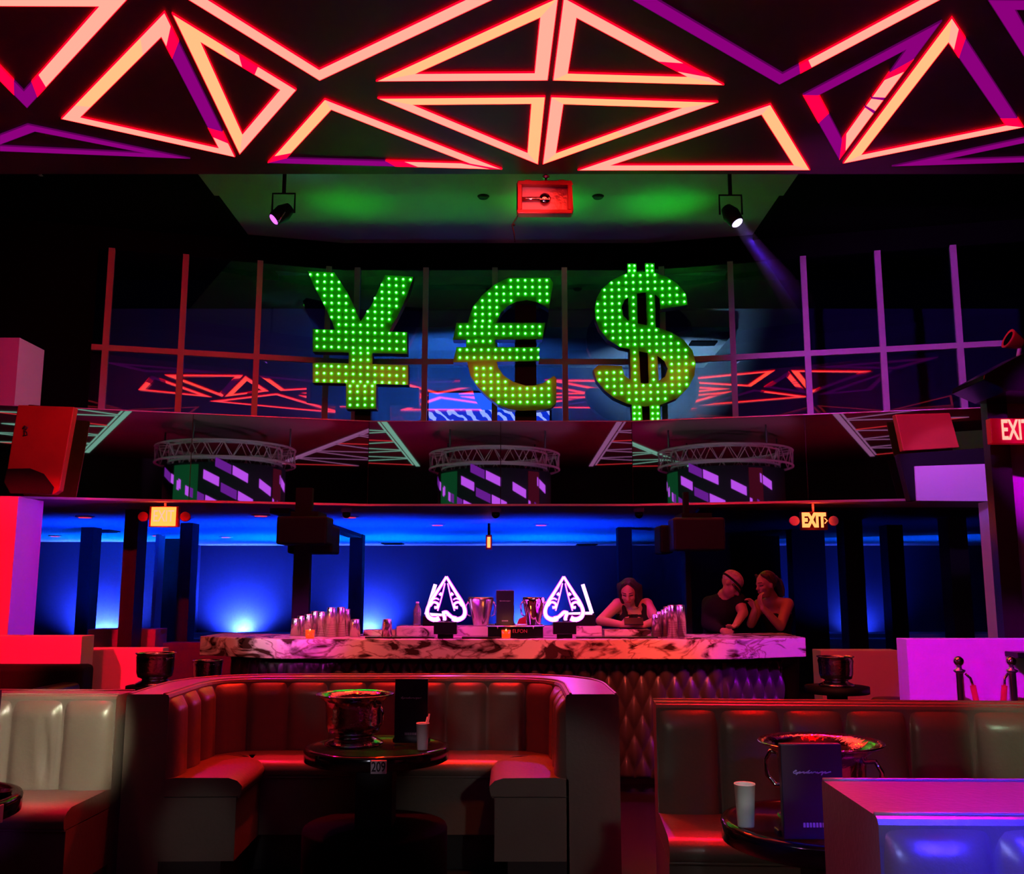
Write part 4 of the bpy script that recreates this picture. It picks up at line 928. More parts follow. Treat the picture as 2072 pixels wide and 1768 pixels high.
pw = n_.new('ShaderNodeMath'); pw.operation = 'POWER'; pw.inputs[1].default_value = 2.2; mm = n_.new('ShaderNodeMath'); mm.operation = 'MULTIPLY'; mm.inputs[1].default_value = .8
l_.new(g_.outputs['Position'], sb.inputs[0]); l_.new(sb.outputs['Value'], mr.inputs[0]); l_.new(mr.outputs[0], pw.inputs[0]); l_.new(pw.outputs[0], mm.inputs[0]); l_.new(mm.outputs[0], vs_.inputs['Density'])
l_.new(vs_.outputs[0], n_['Material Output'].inputs['Volume']); M['haze'] = hz
Rz = d1.to_track_quat('Z', 'Y').to_matrix()
o = MB().lathe([(0, -.05), (.06, -.05), (.08, .3), (.17, 1.3), (0, 1.35)], c1 + d1*.09, 24, R=Rz).build('haze', 'haze'); tag(o, 'blue violet haze lit by the bright spotlight right of centre', 'haze', kind='stuff')
tube_ = MB().tube([AY(562, 450, 8.95), AY(577, 429, 8.95)], .007, 6).build('cable', 'chrome'); tag(tube_, 'thin shiny cable beside the dark violet spotlight', 'cable')
# sprinklers and small ceiling fittings
for px, py, z, wd in ((82, 345, ZU-.07, 'at the far upper left'), (71, 520, ZU-.07, 'left of the windows')):
    Y = AZ(px, py, ZU-.14).y
    c = AY(px, py, Y); o = MB().lathe([(0, 0), (.05, 0), (.055, -.015), (.02, -.025), (.015, -.05), (.03, -.055), (0, -.06)], c, 20).tube([c, c+Vector((0,0,max(.02, z-c.z)))], .01, 6).build('sprinkler', 'mullion')
    tag(o, 'small pinkish ceiling sprinkler ' + wd, 'sprinkler')
for px in (978, 1210):
    c = AZ(px, 397, ZU-.07); o = MB().lathe([(0, -.03), (.05, -.025), (.07, 0)], (c.x, c.y, ZU-.07), 20).build('smoke_detector', 'ink'); tag(o, 'small dark round detector on the green ceiling ' + ('left' if px < 1000 else 'right') + ' of the red framed lamp', 'detector')

# ================================================================ BANQUETTES
def smooth_path(P, r, n=7):
    """round the inner corners of an open polyline"""
    out = [P[0]]
    for i in range(1, len(P)-1):
        a, b, c = P[i-1], P[i], P[i+1]; d1 = (a-b).normalized(); d2 = (c-b).normalized()
        p, q = b + d1*r, b + d2*r
        for k in range(n+1):
            t_ = k/n; out.append((p*(1-t_) + b*t_)*(1-t_) + (b*(1-t_) + q*t_)*t_)
    out.append(P[-1]); return out
def resample(P, step):
    L = [0]
    for i in range(1, len(P)): L.append(L[-1] + (P[i]-P[i-1]).length)
    n = max(2, int(L[-1]/step)); out = []; k = 0
    for j in range(n+1):
        s = L[-1]*j/n
        while k < len(L)-2 and L[k+1] < s: k += 1
        out.append(P[k].lerp(P[k+1], (s-L[k])/max(1e-9, L[k+1]-L[k])))
    return out, L[-1]
def normals(P, left=True):
    N = []
    for i in range(len(P)):
        t_ = (P[min(i+1, len(P)-1)] - P[max(i-1, 0)]).normalized(); n = Vector((-t_.y, t_.x, 0)); N.append(n if left else -n)
    return N
def sweep(P, N, prof, mb, mi=0, sm=True, closed=True, caps=True):
    """prof: list of (offset along the normal, z)"""
    k = len(prof); vs = [p + n*o + Vector((0,0,z)) for p, n in zip(P, N) for o, z in prof]; fs = []
    for i in range(len(P)-1):
        for j in range(k if closed else k-1):
            j2 = (j+1) % k; fs.append((i*k+j, i*k+j2, (i+1)*k+j2, (i+1)*k+j))
    mb.add(vs, fs, mi, sm)
    if caps: mb.add(vs[:k], [tuple(range(k))], mi); mb.add(vs[-k:], [tuple(range(k))], mi)
def booth(label, inner, ZS, ZTOP, sdep, thick, chan, left=True, outer=None, base='leather', dent=None, z_k=.18, cover_ends=True, seat=True, phase=0):
    """inner: plan polyline of the backrest face; the seat lies on the side of the normal"""
    c = inner[len(inner)//2]; t = thing('banquette', label, 'banquette', (c.x, c.y, 0))
    P, L = resample(inner, .015); N = normals(P, left)
    nch = max(1, round(L/chan)); w_ = L/nch; nz = 26; z0 = ZS-.03; z1 = ZTOP-.012; vs = []
    for i, (p, n) in enumerate(zip(P, N)):
        s = L*i/(len(P)-1); u = ((s/w_ + phase) % 1.0)
        for j in range(nz+1):
            v = j/nz; z = z0 + (z1-z0)*v
            du = (1-abs(2*u-1)**3.2); dv = min(1, (1-v)/.16)**.5 if v > .84 else 1; dv *= min(1, v/.05)**.5 if v < .05 else 1
            h = .004 + .060*max(0, du)**.5*max(0, dv) - .012*v
            if dent is not None:
                k = int(s/w_ + phase)
                if k == dent: h += .006*math.sin(u*9+v*3)*math.sin(v*PI)*(.5+u) - .040*math.exp(-((u-.74+.18*(v-.5))/.07)**2)*math.exp(-((v-.45)/.28)**2)
            vs.append(p + n*h + Vector((0,0,z)))
    fs = [(i*(nz+1)+j, i*(nz+1)+j+1, (i+1)*(nz+1)+j+1, (i+1)*(nz+1)+j) for i in range(len(P)-1) for j in range(nz)]
    MB().add(vs, fs, 0, True).build('backrest', 'leather', t)
    # shell behind the backrest with a padded ledge on top
    Q, N2 = P[::3] + ([P[-1]] if (len(P)-1) % 3 else []), N[::3] + ([N[-1]] if (len(P)-1) % 3 else [])
    mb = MB(); TH = [(thick[0] + (thick[1]-thick[0])*i/(len(Q)-1)) if isinstance(thick, tuple) else thick for i in range(len(Q))]
    vs = []; fs = []
    for i, (p, n, th) in enumerate(zip(Q, N2, TH)):
        prof = [(.012, .02), (.012, ZTOP-.016), (.006, ZTOP-.004), (-.006, ZTOP), (-th+.012, ZTOP), (-th+.003, ZTOP-.004), (-th, ZTOP-.014), (-th, .02)]
        vs += [p + n*o_ + Vector((0,0,z_)) for o_, z_ in prof]
        if i: fs += [((i-1)*8+j, (i-1)*8+(j+1) % 8, i*8+(j+1) % 8, i*8+j) for j in range(8)]
    mb.add(vs, fs, 0, False); mb.add(vs[:8], [tuple(range(8))]); mb.add(vs[-8:], [tuple(range(8))])
    mb.build('shell', base, t, merge=False)
    mb = MB()
    mb.tube([p - n*.012 + Vector((0,0,ZTOP+.001)) for p, n in zip(Q, N2)], .006, 8); mb.tube([p - n*(th-.012) + Vector((0,0,ZTOP+.001)) for p, n, th in zip(Q, N2, TH)], .006, 8)
    mb.build('piping', 'piping', t)
    if seat:
        ct = .075
        mb = MB(); sweep(Q, N2, [(.0, ZS-ct), (.0, ZS), (.06, ZS+.008), (sdep-.06, ZS+.006), (sdep-.02, ZS-.006), (sdep+.004, ZS-.03), (sdep, ZS-ct+.008), (sdep-.012, ZS-ct)], mb); mb.build('seat_cushion', 'leather', t, merge=False)
        mb = MB(); sweep(Q, N2, [(.0, z_k), (.0, ZS-ct-.004), (sdep-.02, ZS-ct-.004), (sdep-.02, z_k)], mb, sm=False); mb.build('seat_base', base, t, merge=False)
        mb = MB(); sweep(Q, N2, [(.0, 0), (.0, z_k), (sdep-.08, z_k), (sdep-.08, 0)], mb, sm=False); mb.build('toe_kick', 'kick', t, merge=False)
        mb = MB(); mb.tube([p + n*(sdep-.012) + Vector((0,0,ZS-ct-.001)) for p, n in zip(Q, N2)], .006, 8); mb.build('piping', 'piping', t)
    return t
V = lambda x, y: Vector((x, y, 0))
# centre U shaped booth (normals point into the U)
inner = smooth_path([V(-1.60, 4.60), V(-1.62, 5.42), V(.26, 5.42), V(.26, 4.60)], .34)
booth('U shaped brown leather banquette around the table numbered 209', inner, .535, .915, .36, (.185, .235), .215, left=False)
# left straight bench (faces the camera)
booth('straight leather banquette lit beige at the left edge, one panel creased', [V(-3.24, 4.60), V(-1.812, 4.56)], .50, .915, .44, .20, .24, left=False, dent=4, phase=0)
# right bench
booth('straight dark leather banquette behind the right table with wide rim bucket', [V(.60, 4.15), V(3.4, 3.98)], .49, .925, .46, .14, .252, left=False)
# nearest booth back, lower right corner
booth('nearest leather banquette, lit magenta and blue in the lower right corner', [V(.785, 2.18), V(2.5, 2.14)], .50, .915, .45, .40, .245, left=False)
# dark sofa at left behind
a = AY(-80, 1347, 7.6); b = AY(165, 1350, 7.6); t = thing('sofa', 'black sofa in front of the red lit low wall at left', 'sofa', ((a.x+b.x)/2, 7.6, 0))
MB().box(a.x, b.x, 7.6, 7.85, .06, a.z).build('backrest', 'cloth', t, .04); MB().box(a.x, b.x, 7.1, 7.6, .06, .42).build('seat', 'leather_dark', t, .05)
MB().box(b.x-.16, b.x, 7.1, 7.62, .06, a.z-.12).build('armrest', 'leather_dark', t, .04)
MB().box(a.x+.05, b.x-.05, 7.15, 7.8, 0, .06).build('plinth', 'kick', t)
a = AY(1786, 1420, 8.3); b = AY(1832, 1392, 8.3); t = thing('stool', 'low dark padded stool beside the violet lit wall at right', 'stool', ((a.x+b.x)/2, 8.3, 0))
MB().lathe([(0, .36), (.17, .36), (.2, .40), (.2, .46), (.17, .49), (0, .50)], ((a.x+b.x)/2, 8.3, 0), 28).build('seat', 'leather_dark', t)
MB().lathe([(0, 0), (.16, 0), (.16, .36), (0, .36)], ((a.x+b.x)/2, 8.3, 0), 28).build('base', 'kick', t)

# ================================================================ TABLES AND THEIR THINGS
def table(cx, cy, z, r, label, n=56):
    t = thing('cocktail_table', label, 'table', (cx, cy, 0))
    MB().lathe([(0, z-.012), (r-.05, z-.012), (r-.03, z-.004), (r-.018, z), (r, z-.004), (r+.004, z-.012), (r+.002, z-.062), (r-.012, z-.068), (0, z-.068)], (cx, cy, 0), n).build('tabletop', 'blackgloss', t)
    MB().box(cx-.085, cx+.085, cy-.085, cy+.085, .31, z-.068).build('pedestal', 'black', t, .004)
    MB().lathe([(0, .002), (r-.03, .002), (r, .03), (r, .295), (r-.006, .308), (0, .31)], (cx, cy, 0), n).build('base_drum', 'void', t)
    return t
def big_bucket(cx, cy, z, label, s=1.0, wide=1.0, handle=True):
    t = thing('champagne_bucket', label, 'bucket', (cx, cy, z)); q = lambda r, h: (r*s, h*s)
    MB().lathe([q(0, .0), q(.135, .0), q(.142, .006), q(.135, .016), q(.105, .03), q(.088, .042), q(.095, .052), q(.122, .062), q(.132, .10), q(.134, .17), q(.140, .20), (.165*s*wide, .222*s), (.183*s*wide, .230*s), (.185*s*wide, .233*s), (.181*s*wide, .236*s),
        (.160*s*wide, .226*s), q(.135, .20), q(.125, .10), q(.0, .07)], (cx, cy, z+.001), 56).build('body', 'hammered', t)
    if handle:
        for k in (1, -1):
            mb = MB(); ca, sa = k*.80, -k*.60; mb.tube([(cx+ca*r_*s, cy+sa*r_*s, z+h_*s) for r_, h_ in ((.130, .185), (.168, .19), (.186, .16), (.182, .115), (.155, .085), (.130, .09))], .008*s, 8)
            mb.build('handle', 'chrome', t)
    return t
def cup(cx, cy, z, h, r, label, straw=None, m='white_plastic'):
    t = thing('plastic_cup', label, 'cup', (cx, cy, z))
    MB().lathe([(0, .001), (r*.78, .001), (r*.8, .006), (r, h), (r*1.03, h), (r*1.02, h+.004), (r*.95, h), (r*.76, .012), (0, .010)], (cx, cy, z), 32).build('body', m, t)
    if straw:
        MB().tube([(cx+.005, cy, z+.02), (cx+.03, cy-.005, z+h+.045)], .004, 8).build('straw', m, t)
        MB().tube([(cx-.008, cy, z+.02), (cx+.02, cy+.01, z+h+.03)], .003, 8).build('straw', m, t)
tz = .67; TC = AY(763, 1505, 4.72)
table(TC.x, 4.72, tz, .335, 'round black table carrying the number 209 inside the U shaped banquette')
bp = AY(716, 1500, 4.72); big_bucket(bp.x, 4.72, tz, 'hammered steel champagne bucket on the table numbered 209')
menu(797, 866, 1373, 1515, 4.76, tz, 'black menu board standing on the table numbered 209', .0018)
cp = AY(855, 1500, 4.58); cup(cp.x, 4.58, tz, .115, .030, 'white cup with two straws on the table numbered 209', True)
a = AY(751, 1539, 4.38); b = AY(783, 1517, 4.38)
t = thing('number_plate', 'small white plate reading 209 on the rim of the centre table', 'number plate', ((a.x+b.x)/2, 4.53, a.z))
yf = 4.72 - .339
MB().box(a.x, b.x, yf-.012, yf, tz-.068, tz-.012).build('plate', 'paper', t, .002)
text('209', .058, 'ink', t, ((a.x+b.x)/2, yf-.0125, tz-.040), ext=.001, sx=.72, off=.0008)
# right table
table(1.02, 3.22, tz, .345, 'round black table at the right, partly hidden by the nearest banquette')
big_bucket(1.0, 3.24, tz, 'steel champagne bucket with wide rim on the right table', 1.02, 1.06)
menu(1587, 1702, 1505, 1703, 2.98, tz, 'blue lit black menu board standing on the right table', .0018)
cp = AY(1507, 1600, 3.14); cup(cp.x, 3.14, tz, .125, .032, 'plain white cup without straw on the right table')
# table at the left edge
lt = AZ(-106, 1590, tz); table(lt.x, 3.55, tz, .345, 'round black table cut by the left edge of the picture')
a = AY(30, 1612, 3.42); o = MB().box(-.022, .022, -.003, .003, -.03, .03).build('table_tag', 'paper', None, .001)
ex_ = lt.x + .349*math.cos(math.radians(-13)); ey_ = 3.55 + .349*math.sin(math.radians(-13)); o.location = (ex_+.004, ey_, tz-.038); o.rotation_euler = (0, 0, math.radians(77)); tag(o, 'small violet lit tag on the rim of the leftmost table', 'tag')
a = AY(11, 1500, 3.5); t = thing('menu_board', 'edge of a black menu board on the leftmost table', 'menu', (a.x-.07, 3.42, tz)); MB().box(a.x-.14, a.x, 3.42, 3.45, tz+.001, AY(11, 1396, 3.42).z).build('board', 'menu', t, .003)
MB().box(a.x-.004, a.x+.004, 3.40, 3.42, tz+.001, tz+.2).build('holder', 'plasticclear', t)
a = AY(28, 1570, 3.6); o = MB().lathe([(0, .001), (.03, .001), (.036, .02), (.034, .022), (0, .008)], (lt.x+.27, 3.63, tz-.012), 24).build('ashtray', 'blackgloss'); tag(o, 'small round black ashtray on the leftmost table', 'ashtray')
# far tables with buckets
def far_table(px, py, Y, label_t, label_b, s=.9, r=.2):
    c = AY(px, py, Y); t = thing('side_table', label_t, 'table', (c.x, Y, 0))
    MB().lathe([(0, c.z-.05), (r, c.z-.05), (r, c.z), (0, c.z)], (c.x, Y, 0), 32).build('tabletop', 'black', t)
    MB().box(c.x-.06, c.x+.06, Y-.06, Y+.06, .03, c.z-.05).build('pedestal', 'black', t)
    MB().lathe([(0, 0), (r*.8, 0), (r*.8, .03), (0, .03)], (c.x, Y, 0), 32).build('foot', 'black', t)
    big_bucket(c.x, Y, c.z, label_b, s, .8, False)
far_table(312, 1386, 7.0, 'small black table with a dark bucket before the red low wall at left', 'dark ice bucket on the small table before the red lit low wall', .95, .19)
far_table(419, 1385, 8.2, 'small black table by the left end of the bar', 'black ice bucket near the left end of the bar counter', .85, .18)
far_table(1693, 1388, 7.6, 'small black table right of the bar end', 'dark ice bucket right of the bar end', .95, .24)
# stanchions with red ropes
def stanchion(px, label, ropeto, group='rope stanchions at the right'):
    c = AY(px, 1340, 7.05); x, y = c.x, 7.05; t = thing('stanchion', label, 'stanchion', (x, y, 0), group)
    MB().lathe([(0, 0), (.115, 0), (.115, .012), (.05, .03), (.026, .05)], (x, y, 0), 32).build('base', 'steel', t)
    MB().lathe([(.026, .05), (.026, .80), (.03, .805), (.042, .815), (.042, .825), (.018, .835), (.018, .85)], (x, y, 0), 24).build('post', 'steel', t)
    MB().ball((x, y, .885), .036, 20, 14).build('ball', 'chrome', t)
    return x, y
x1, y1 = stanchion(1940, 'chrome stanchion with ball top, nearer the bar', 1)
x2, y2 = stanchion(2046, 'chrome stanchion with ball top at the right edge', -1)
for x, s, lab in ((x1, 1, 'red velvet rope hanging from the stanchion nearer the bar'), (x2, -1, 'red velvet rope hanging from the stanchion at the right edge')):
    t = thing('velvet_rope', lab, 'rope', (x+s*.05, 7.02, 0))
    MB().tube([(x+s*.035, 7.04, .80), (x+s*.065, 7.03, .77), (x+s*.075, 7.02, .72)], .009, 8).build('hook', 'chrome', t)
    MB().tube([(x+s*.075, 7.02, .72), (x+s*.10, 7.02, .55), (x+s*.13, 7.02, .3), (x+s*.155, 7.02, .03), (x+s*.155, 7.02, .012)], .02, 10).build('cord', 'rope', t)
p = AY(2068, 1326, 7.3); o = MB().box(p.x-.03, p.x+.35, 7.3, 7.5, p.z-.02, p.z+.02).build('black_handrail', 'blackgloss', None, .008); tag(o, 'short black rail on the violet wall by the right edge', 'rail')

# ================================================================ PEOPLE
def remesh(o, vox, sm=6):
    r = o.modifiers.new('remesh', 'REMESH'); r.mode = 'VOXEL'; r.voxel_size = vox; r.use_smooth_shade = True
    if sm: m_ = o.modifiers.new('smooth', 'SMOOTH'); m_.factor = .5; m_.iterations = sm
def hand(mb, wrist, fwd, side, up, s=1.0, curl=.9, thumb=1):
    """palm, four unequal curled fingers and a thumb leaving the side of the palm near its base"""
    f, sd, u = fwd.normalized(), side.normalized(), up.normalized(); w_ = wrist
    for k in (-.024, -.008, .008, .024): mb.cap(w_ + f*.012*s + sd*k*.7*s, w_ + f*.075*s + sd*k*s, .011*s, .010*s, 8)
    for k, ln in ((-.027, .058), (-.009, .072), (.009, .078), (.027, .070)):
        p0 = w_ + f*.078*s + sd*k*s; a1, a2 = curl*.5, curl*1.1
        p1 = p0 + (f*math.cos(a1) - u*math.sin(a1))*ln*.45*s; p2 = p1 + (f*math.cos(a2) - u*math.sin(a2))*ln*.32*s
        p3 = p2 + (f*math.cos(a2+.4) - u*math.sin(a2+.4))*ln*.25*s
        mb.cap(p0, p1, .0088*s, .0082*s, 8); mb.cap(p1, p2, .0082*s, .0075*s, 8); mb.cap(p2, p3, .0075*s, .0065*s, 8)
    b0 = w_ + f*.022*s + sd*thumb*.024*s; b1 = b0 + (f*.7 + sd*thumb*.7)*.034*s; b2 = b1 + (f*.95 + sd*thumb*.2 - u*.2)*.03*s
    mb.cap(b0, b1, .012*s, .010*s, 8); mb.cap(b1, b2, .0095*s, .0075*s, 8)
def head(mb, c, face, up, s=1.0):
    f = face.normalized(); sd = f.cross(up).normalized(); u = sd.cross(f).normalized()
    Rm = Matrix((sd, f, u)).transposed()
    P = lambda x, y, z: c + (sd*x + f*y + u*z)*s
    mb.ball(P(0, -.012, .03), (.073*s, .092*s, .085*s), 18, 12, R=Rm)
    mb.ball(P(0, .018, -.03), (.056*s, .062*s, .078*s), 16, 12, R=Rm)
    mb.ball(P(0, .052, -.082), (.026*s, .024*s, .022*s), 12, 8, R=Rm)
    mb.cap(P(0, .082, .012), P(0, .100, -.022), .008*s, .013*s, 10)
    for k in (-1, 1):
        mb.cap(P(k*.012, .082, .022), P(k*.042, .066, .022), .010*s, .009*s, 8)          # brow
        mb.ball(P(k*.036, .052, -.020), (.024*s, .024*s, .022*s), 10, 8, R=Rm)            # cheek
        mb.ball(P(k*.010, .088, -.024), .009*s, 8, 6)
        mb.ball(P(k*.072, -.008, -.008), (.010*s, .018*s, .030*s), 10, 8, R=Rm)           # ear
    mb.cap(P(-.018, .078, -.050), P(.018, .078, -.050), .008*s, .008*s, 8); mb.cap(P(-.014, .076, -.060), P(.014, .076, -.060), .009*s, .009*s, 8)
    return P, Rm
def features(P, t, s=1.0, lips='lips'):
    e = MB()
    for k in (-1, 1):
        e.cap(P(k*.018, .0745, .003), P(k*.042, .064, .004), .0050*s, .0042*s, 8)
        e.cap(P(k*.014, .090, .031), P(k*.046, .072, .033), .0035*s, .0026*s, 6)
    e.build('eyes_and_brows', 'hair', t)
    m_ = MB().cap(P(-.016, .084, -.051), P(.016, .084, -.051), .0045*s, .0045*s, 8); m_.build('lips', 'rope', t)
def legs(mb, hip, foot_dx=.1, dy=0):
    for k in (-1, 1):
        h = hip + Vector((k*.085, 0, -.02)); kn = Vector((hip.x+k*foot_dx, hip.y+.02+dy, .47)); an = Vector((hip.x+k*foot_dx, hip.y+.05+dy, .08))
        mb.cap(h, kn, .082, .056); mb.cap(kn, an, .054, .036); mb.cap(an + Vector((0,.02,-.03)), an + Vector((0,-.15,-.045)), .036, .028)
# --- the bartender looking at a phone
def bartender():
    Y = 7.9
    W = lambda px, py, y: AY(px, py, y)
    hip = Vector((W(1283, 1290, 7.98).x, 8.0, .86)); chest = W(1281, 1246, 7.90); nb = W(1279, 1224, 7.84)
    t = thing('person', 'person with long dark hair in a black tank top looking down at a phone', 'person', (hip.x, 8.0, 0))
    hc = W(1272, 1199, 7.76); s = .90
    sh = [W(1250, 1223, 7.86), W(1309, 1223, 7.88)]; el = [W(1215, 1256, 7.72), W(1329, 1256, 7.76)]; wr = [W(1257, 1263, 7.50), W(1303, 1264, 7.52)]
    mb = MB(); P, Rm = head(mb, hc, Vector((-.20, -.86, -.40)), Vector((-.08, -.3, 1)), s)
    mb.cap(hc + Vector((.01, .045, -.05)), nb + Vector((0, .02, .0)), .048, .050)
    mb.ball(chest, (.135, .085, .12), 18, 12); mb.cap(nb + Vector((0, .02, -.03)), chest, .06, .10); mb.cap(chest, hip + Vector((0, 0, .08)), .105, .10)
    for k in (-1, 1): mb.ball(chest + Vector((k*.062, -.065, -.02)), .062, 14, 10)
    mb.ball(hip, (.16, .11, .12), 18, 12)
    for i in range(2):
        mb.cap(nb + Vector((0, .02, -.02)), sh[i], .045, .052); mb.cap(sh[i], el[i], .050, .038); mb.cap(el[i], wr[i], .039, .025)
    ph = (wr[0]+wr[1])/2 + Vector((0, -.06, .012))
    for i, k in ((0, 1), (1, -1)):
        f = (ph + Vector((-k*.01, .0, 0)) - wr[i]).normalized(); side = Vector((0, 0, 1)); side = (side - f*side.dot(f)).normalized(); up = side.cross(f)*(-k)
        hand(mb, wr[i], f, side, up, .92, 1.0, 1)
    legs(mb, hip)
    o = mb.build('body', 'skin', t, merge=False); remesh(o, .0065, 4)
    # phone
    o2 = MB().box(-.072, .072, -.005, .005, -.036, .036).build('smartphone', 'blackgloss', None, .003); o2.location = ph + Vector((0, -.012, .015)); o2.rotation_euler = (math.radians(-48), 0, math.radians(-4))
    tag(o2, 'dark smartphone held in both hands of the person behind the bar', 'phone')
    # clothes
    c = MB(); c.ball(chest + Vector((0, 0, -.02)), (.143, .095, .10), 18, 12); c.cap(chest + Vector((0,0,-.03)), hip + Vector((0, 0, .05)), .113, .112)
    for k in (-1, 1): c.ball(chest + Vector((k*.062, -.067, -.030)), .067, 14, 10); c.tube([chest + Vector((k*.075, -.10, .01)), chest + Vector((k*.085, -.075, .08)), nb + Vector((k*.085, -.02, .0)), nb + Vector((k*.085, .05, .01)), chest + Vector((k*.07, .09, .03))], [.022, .018, .016, .018, .022], 10)
    o = c.build('tank_top', 'cloth', t, merge=False); remesh(o, .008, 3)
    c = MB(); c.ball(hip, (.168, .12, .125), 18, 12); legs(c, hip)
    for i in range(len(c.v)): pass
    o = c.build('trousers', 'cloth', t, merge=False); remesh(o, .014, 1); dsp = o.modifiers.new('grow', 'DISPLACE'); dsp.strength = .012; dsp.mid_level = 0
    # hair: cap over the skull, centre parting, long strands to the shoulders
    h = MB(); h.ball(P(0, -.030, .036), (.080*s, .088*s, .088*s), 18, 12, R=Rm)
    for k, n_ in ((-1, 5), (1, 6)):
        for q in range(n_):
            x = k*(.032 + .007*q); y0 = .022 - .026*q
            h.tube([P(x*.4, y0+.02, .112-.007*q), P(x*.8+k*.012, y0+.010, .084-.008*q), P(x+k*.032, y0-.010, .02), P(x+k*.030, y0-.030, -.06), P(x+k*.026, y0-.05, -.13), P(x+k*.022, y0-.06, -.18)], [.014, .020, .022, .021, .018, .008], 8)
    h.tube([P(-.02, -.09, .08), P(0, -.11, 0), P(.0, -.10, -.10), P(0, -.10, -.15)], [.04, .05, .045, .02], 10)
    o = h.build('hair', 'hair', t, merge=False); remesh(o, .008, 3)
    features(P, t, s)
    MB().tube([nb + Vector((.062*math.cos(a), .01-.062*math.sin(a), .004-.035*math.sin(a))) for a in [PI*k/10 for k in range(11)]], .0025, 6).build('necklace', 'chrome', t)
bartender()
def leaner():
    """cap wearer in black, bent forward, seen from the side"""
    W = lambda px, py, y: AY(px, py, y)
    hip = Vector((W(1452, 1290, 8.2).x, 8.25, .86)); chest = W(1462, 1240, 8.15); nb = W(1470, 1208, 8.12)
    t = thing('person', 'person in black wearing a pale cap, bent over the bar', 'person', (hip.x, 8.25, 0))
    hc = W(1479, 1184, 8.06); s = .95
    mb = MB(); P, Rm = head(mb, hc, Vector((.62, -.50, -.62)), Vector((.5, .2, 1)), s)
    mb.cap(hc + Vector((-.02, .02, -.05)), nb, .05, .055); mb.cap(nb, chest, .08, .14); mb.ball(chest, (.16, .12, .15), 18, 12); mb.cap(chest, hip, .13, .12)
    shs = [W(1436, 1222, 8.2), W(1494, 1216, 8.06)]; els = [W(1432, 1262, 8.1), W(1504, 1240, 7.98)]; wrs = [W(1462, 1276, 7.95), W(1489, 1264, 7.84)]
    for i in range(2):
        mb.cap(nb + Vector((0,0,-.03)), shs[i], .06, .06); mb.cap(shs[i], els[i], .056, .042); mb.cap(els[i], wrs[i], .041, .027)
        f = Vector((-.5 if i else .6, -.6, -.25)).normalized(); sd = Vector((.7, -.5, .1)); sd = (sd - f*sd.dot(f)).normalized()
        hand(mb, wrs[i], f, sd, sd.cross(f), .95, .8, -1 if i else 1)
    legs(mb, hip); o = mb.build('body', 'skin', t, merge=False); remesh(o, .008, 4)
    c = MB(); c.cap(nb + Vector((-.01,.02,-.03)), chest, .088, .152); c.ball(chest, (.172, .135, .165), 18, 12); c.cap(chest, hip, .145, .135)
    for i in range(2): c.cap(nb + Vector((0,0,-.03)), shs[i], .07, .071); c.cap(shs[i], shs[i].lerp(els[i], 1.0 if i == 0 else .3), .070, .056)
    c.cap(els[0], els[0].lerp(wrs[0], .85), .056, .040)
    o = c.build('t_shirt', 'cloth', t, merge=False); remesh(o, .012, 4)
    c = MB(); legs(c, hip); c.ball(hip, (.16, .13, .13)); o = c.build('trousers', 'cloth', t, merge=False); remesh(o, .014, 1); dsp = o.modifiers.new('grow', 'DISPLACE'); dsp.strength = .012; dsp.mid_level = 0
    h = MB(); h.ball(P(0, -.02, .05), (.084*s, .100*s, .080*s), 18, 12, R=Rm); o = h.build('cap_crown', 'capcloth', t)
    h = MB(); h.tube([P(.080*math.cos(a), -.015 + .100*math.sin(a), .035) for a in [2*PI*k/24 for k in range(24)]], .010, 8, closed=True); h.tube([P(-.07, -.09, .03), P(-.11, -.12, .01), P(-.15, -.11, 0)], [.03, .025, .012], 8); h.build('cap_band', 'cloth', t)
    g = MB(); g.tube([P(-.075, .03, .005), P(-.06, .075, .0), P(0, .098, .002), P(.06, .075, .0), P(.075, .03, .005)], .009, 8); g.build('glasses', 'blackgloss', t)
    features(P, t, s)
leaner()
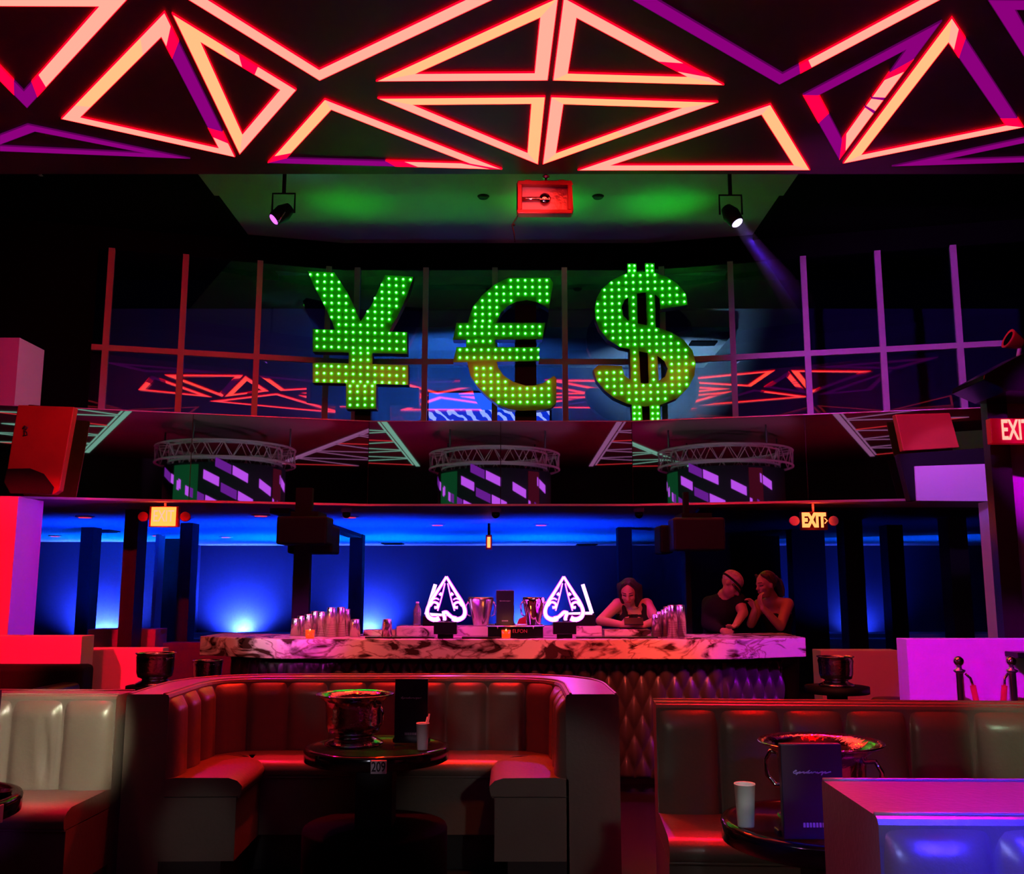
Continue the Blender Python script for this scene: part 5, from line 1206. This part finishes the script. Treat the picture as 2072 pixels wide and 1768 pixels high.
def sipper():
    W = lambda px, py, y: AY(px, py, y)
    hip = Vector((W(1572, 1290, 8.25).x, 8.25, .86)); chest = W(1570, 1242, 8.15); nb = W(1564, 1212, 8.1)
    t = thing('person', 'person with tied back brown hair and bare shoulders, hand raised to the face', 'person', (hip.x, 8.25, 0))
    hc = W(1549, 1184, 8.04); s = .92
    mb = MB(); P, Rm = head(mb, hc, Vector((-.90, -.42, -.14)), Vector((-.12, 0, 1)), s)
    mb.cap(hc + Vector((.03, .02, -.05)), nb, .045, .05); mb.cap(nb + Vector((0,0,-.03)), chest, .06, .11); mb.ball(chest, (.13, .10, .13), 18, 12); mb.cap(chest, hip, .11, .11); mb.ball(hip, (.16, .12, .12))
    shs = [W(1536, 1224, 8.14), W(1594, 1222, 8.06)]; els = [W(1520, 1262, 8.0), W(1579, 1268, 7.92)]; wrs = [W(1528, 1234, 7.9), W(1544, 1230, 7.86)]
    for i in range(2):
        mb.cap(nb + Vector((0,0,-.03)), shs[i], .05, .052); mb.cap(shs[i], els[i], .050, .038); mb.cap(els[i], wrs[i], .038, .026)
        f = Vector((-.35, -.1, .9)).normalized(); sd = Vector((.3, -.9, .0)); sd = (sd - f*sd.dot(f)).normalized()
        hand(mb, wrs[i], f, sd, sd.cross(f)*(1 if i else -1), .95, 1.1, -1)
    legs(mb, hip); o = mb.build('body', 'skin', t, merge=False); remesh(o, .008, 4)
    c = MB(); c.ball(chest + Vector((0,0,-.035)), (.138, .112, .105), 18, 12); c.cap(chest + Vector((0,0,-.04)), hip, .12, .125)
    o = c.build('strapless_top', 'cloth', t, merge=False); remesh(o, .010, 4)
    c = MB(); legs(c, hip); c.ball(hip, (.168, .13, .13)); o = c.build('trousers', 'cloth', t, merge=False); remesh(o, .014, 1); dsp = o.modifiers.new('grow', 'DISPLACE'); dsp.strength = .012; dsp.mid_level = 0
    h = MB(); h.ball(P(0, -.032, .042), (.082*s, .090*s, .088*s), 18, 12, R=Rm); h.ball(P(0, -.115, .045), .032, 12, 8)
    for k in range(4): h.tube([P(-.02+.014*k, -.11, .045), P(-.025+.018*k, -.155, .02), P(-.03+.02*k, -.165, -.06), P(-.03+.02*k, -.16, -.13)], [.016, .018, .016, .006], 8)
    for k in (-1, 1): h.tube([P(k*.03, .06, .105), P(k*.068, .02, .075), P(k*.076, -.02, .02)], [.012, .016, .010], 8)
    o = h.build('hair', 'brownhair', t, merge=False); remesh(o, .008, 3)
    features(P, t, s)
sipper()
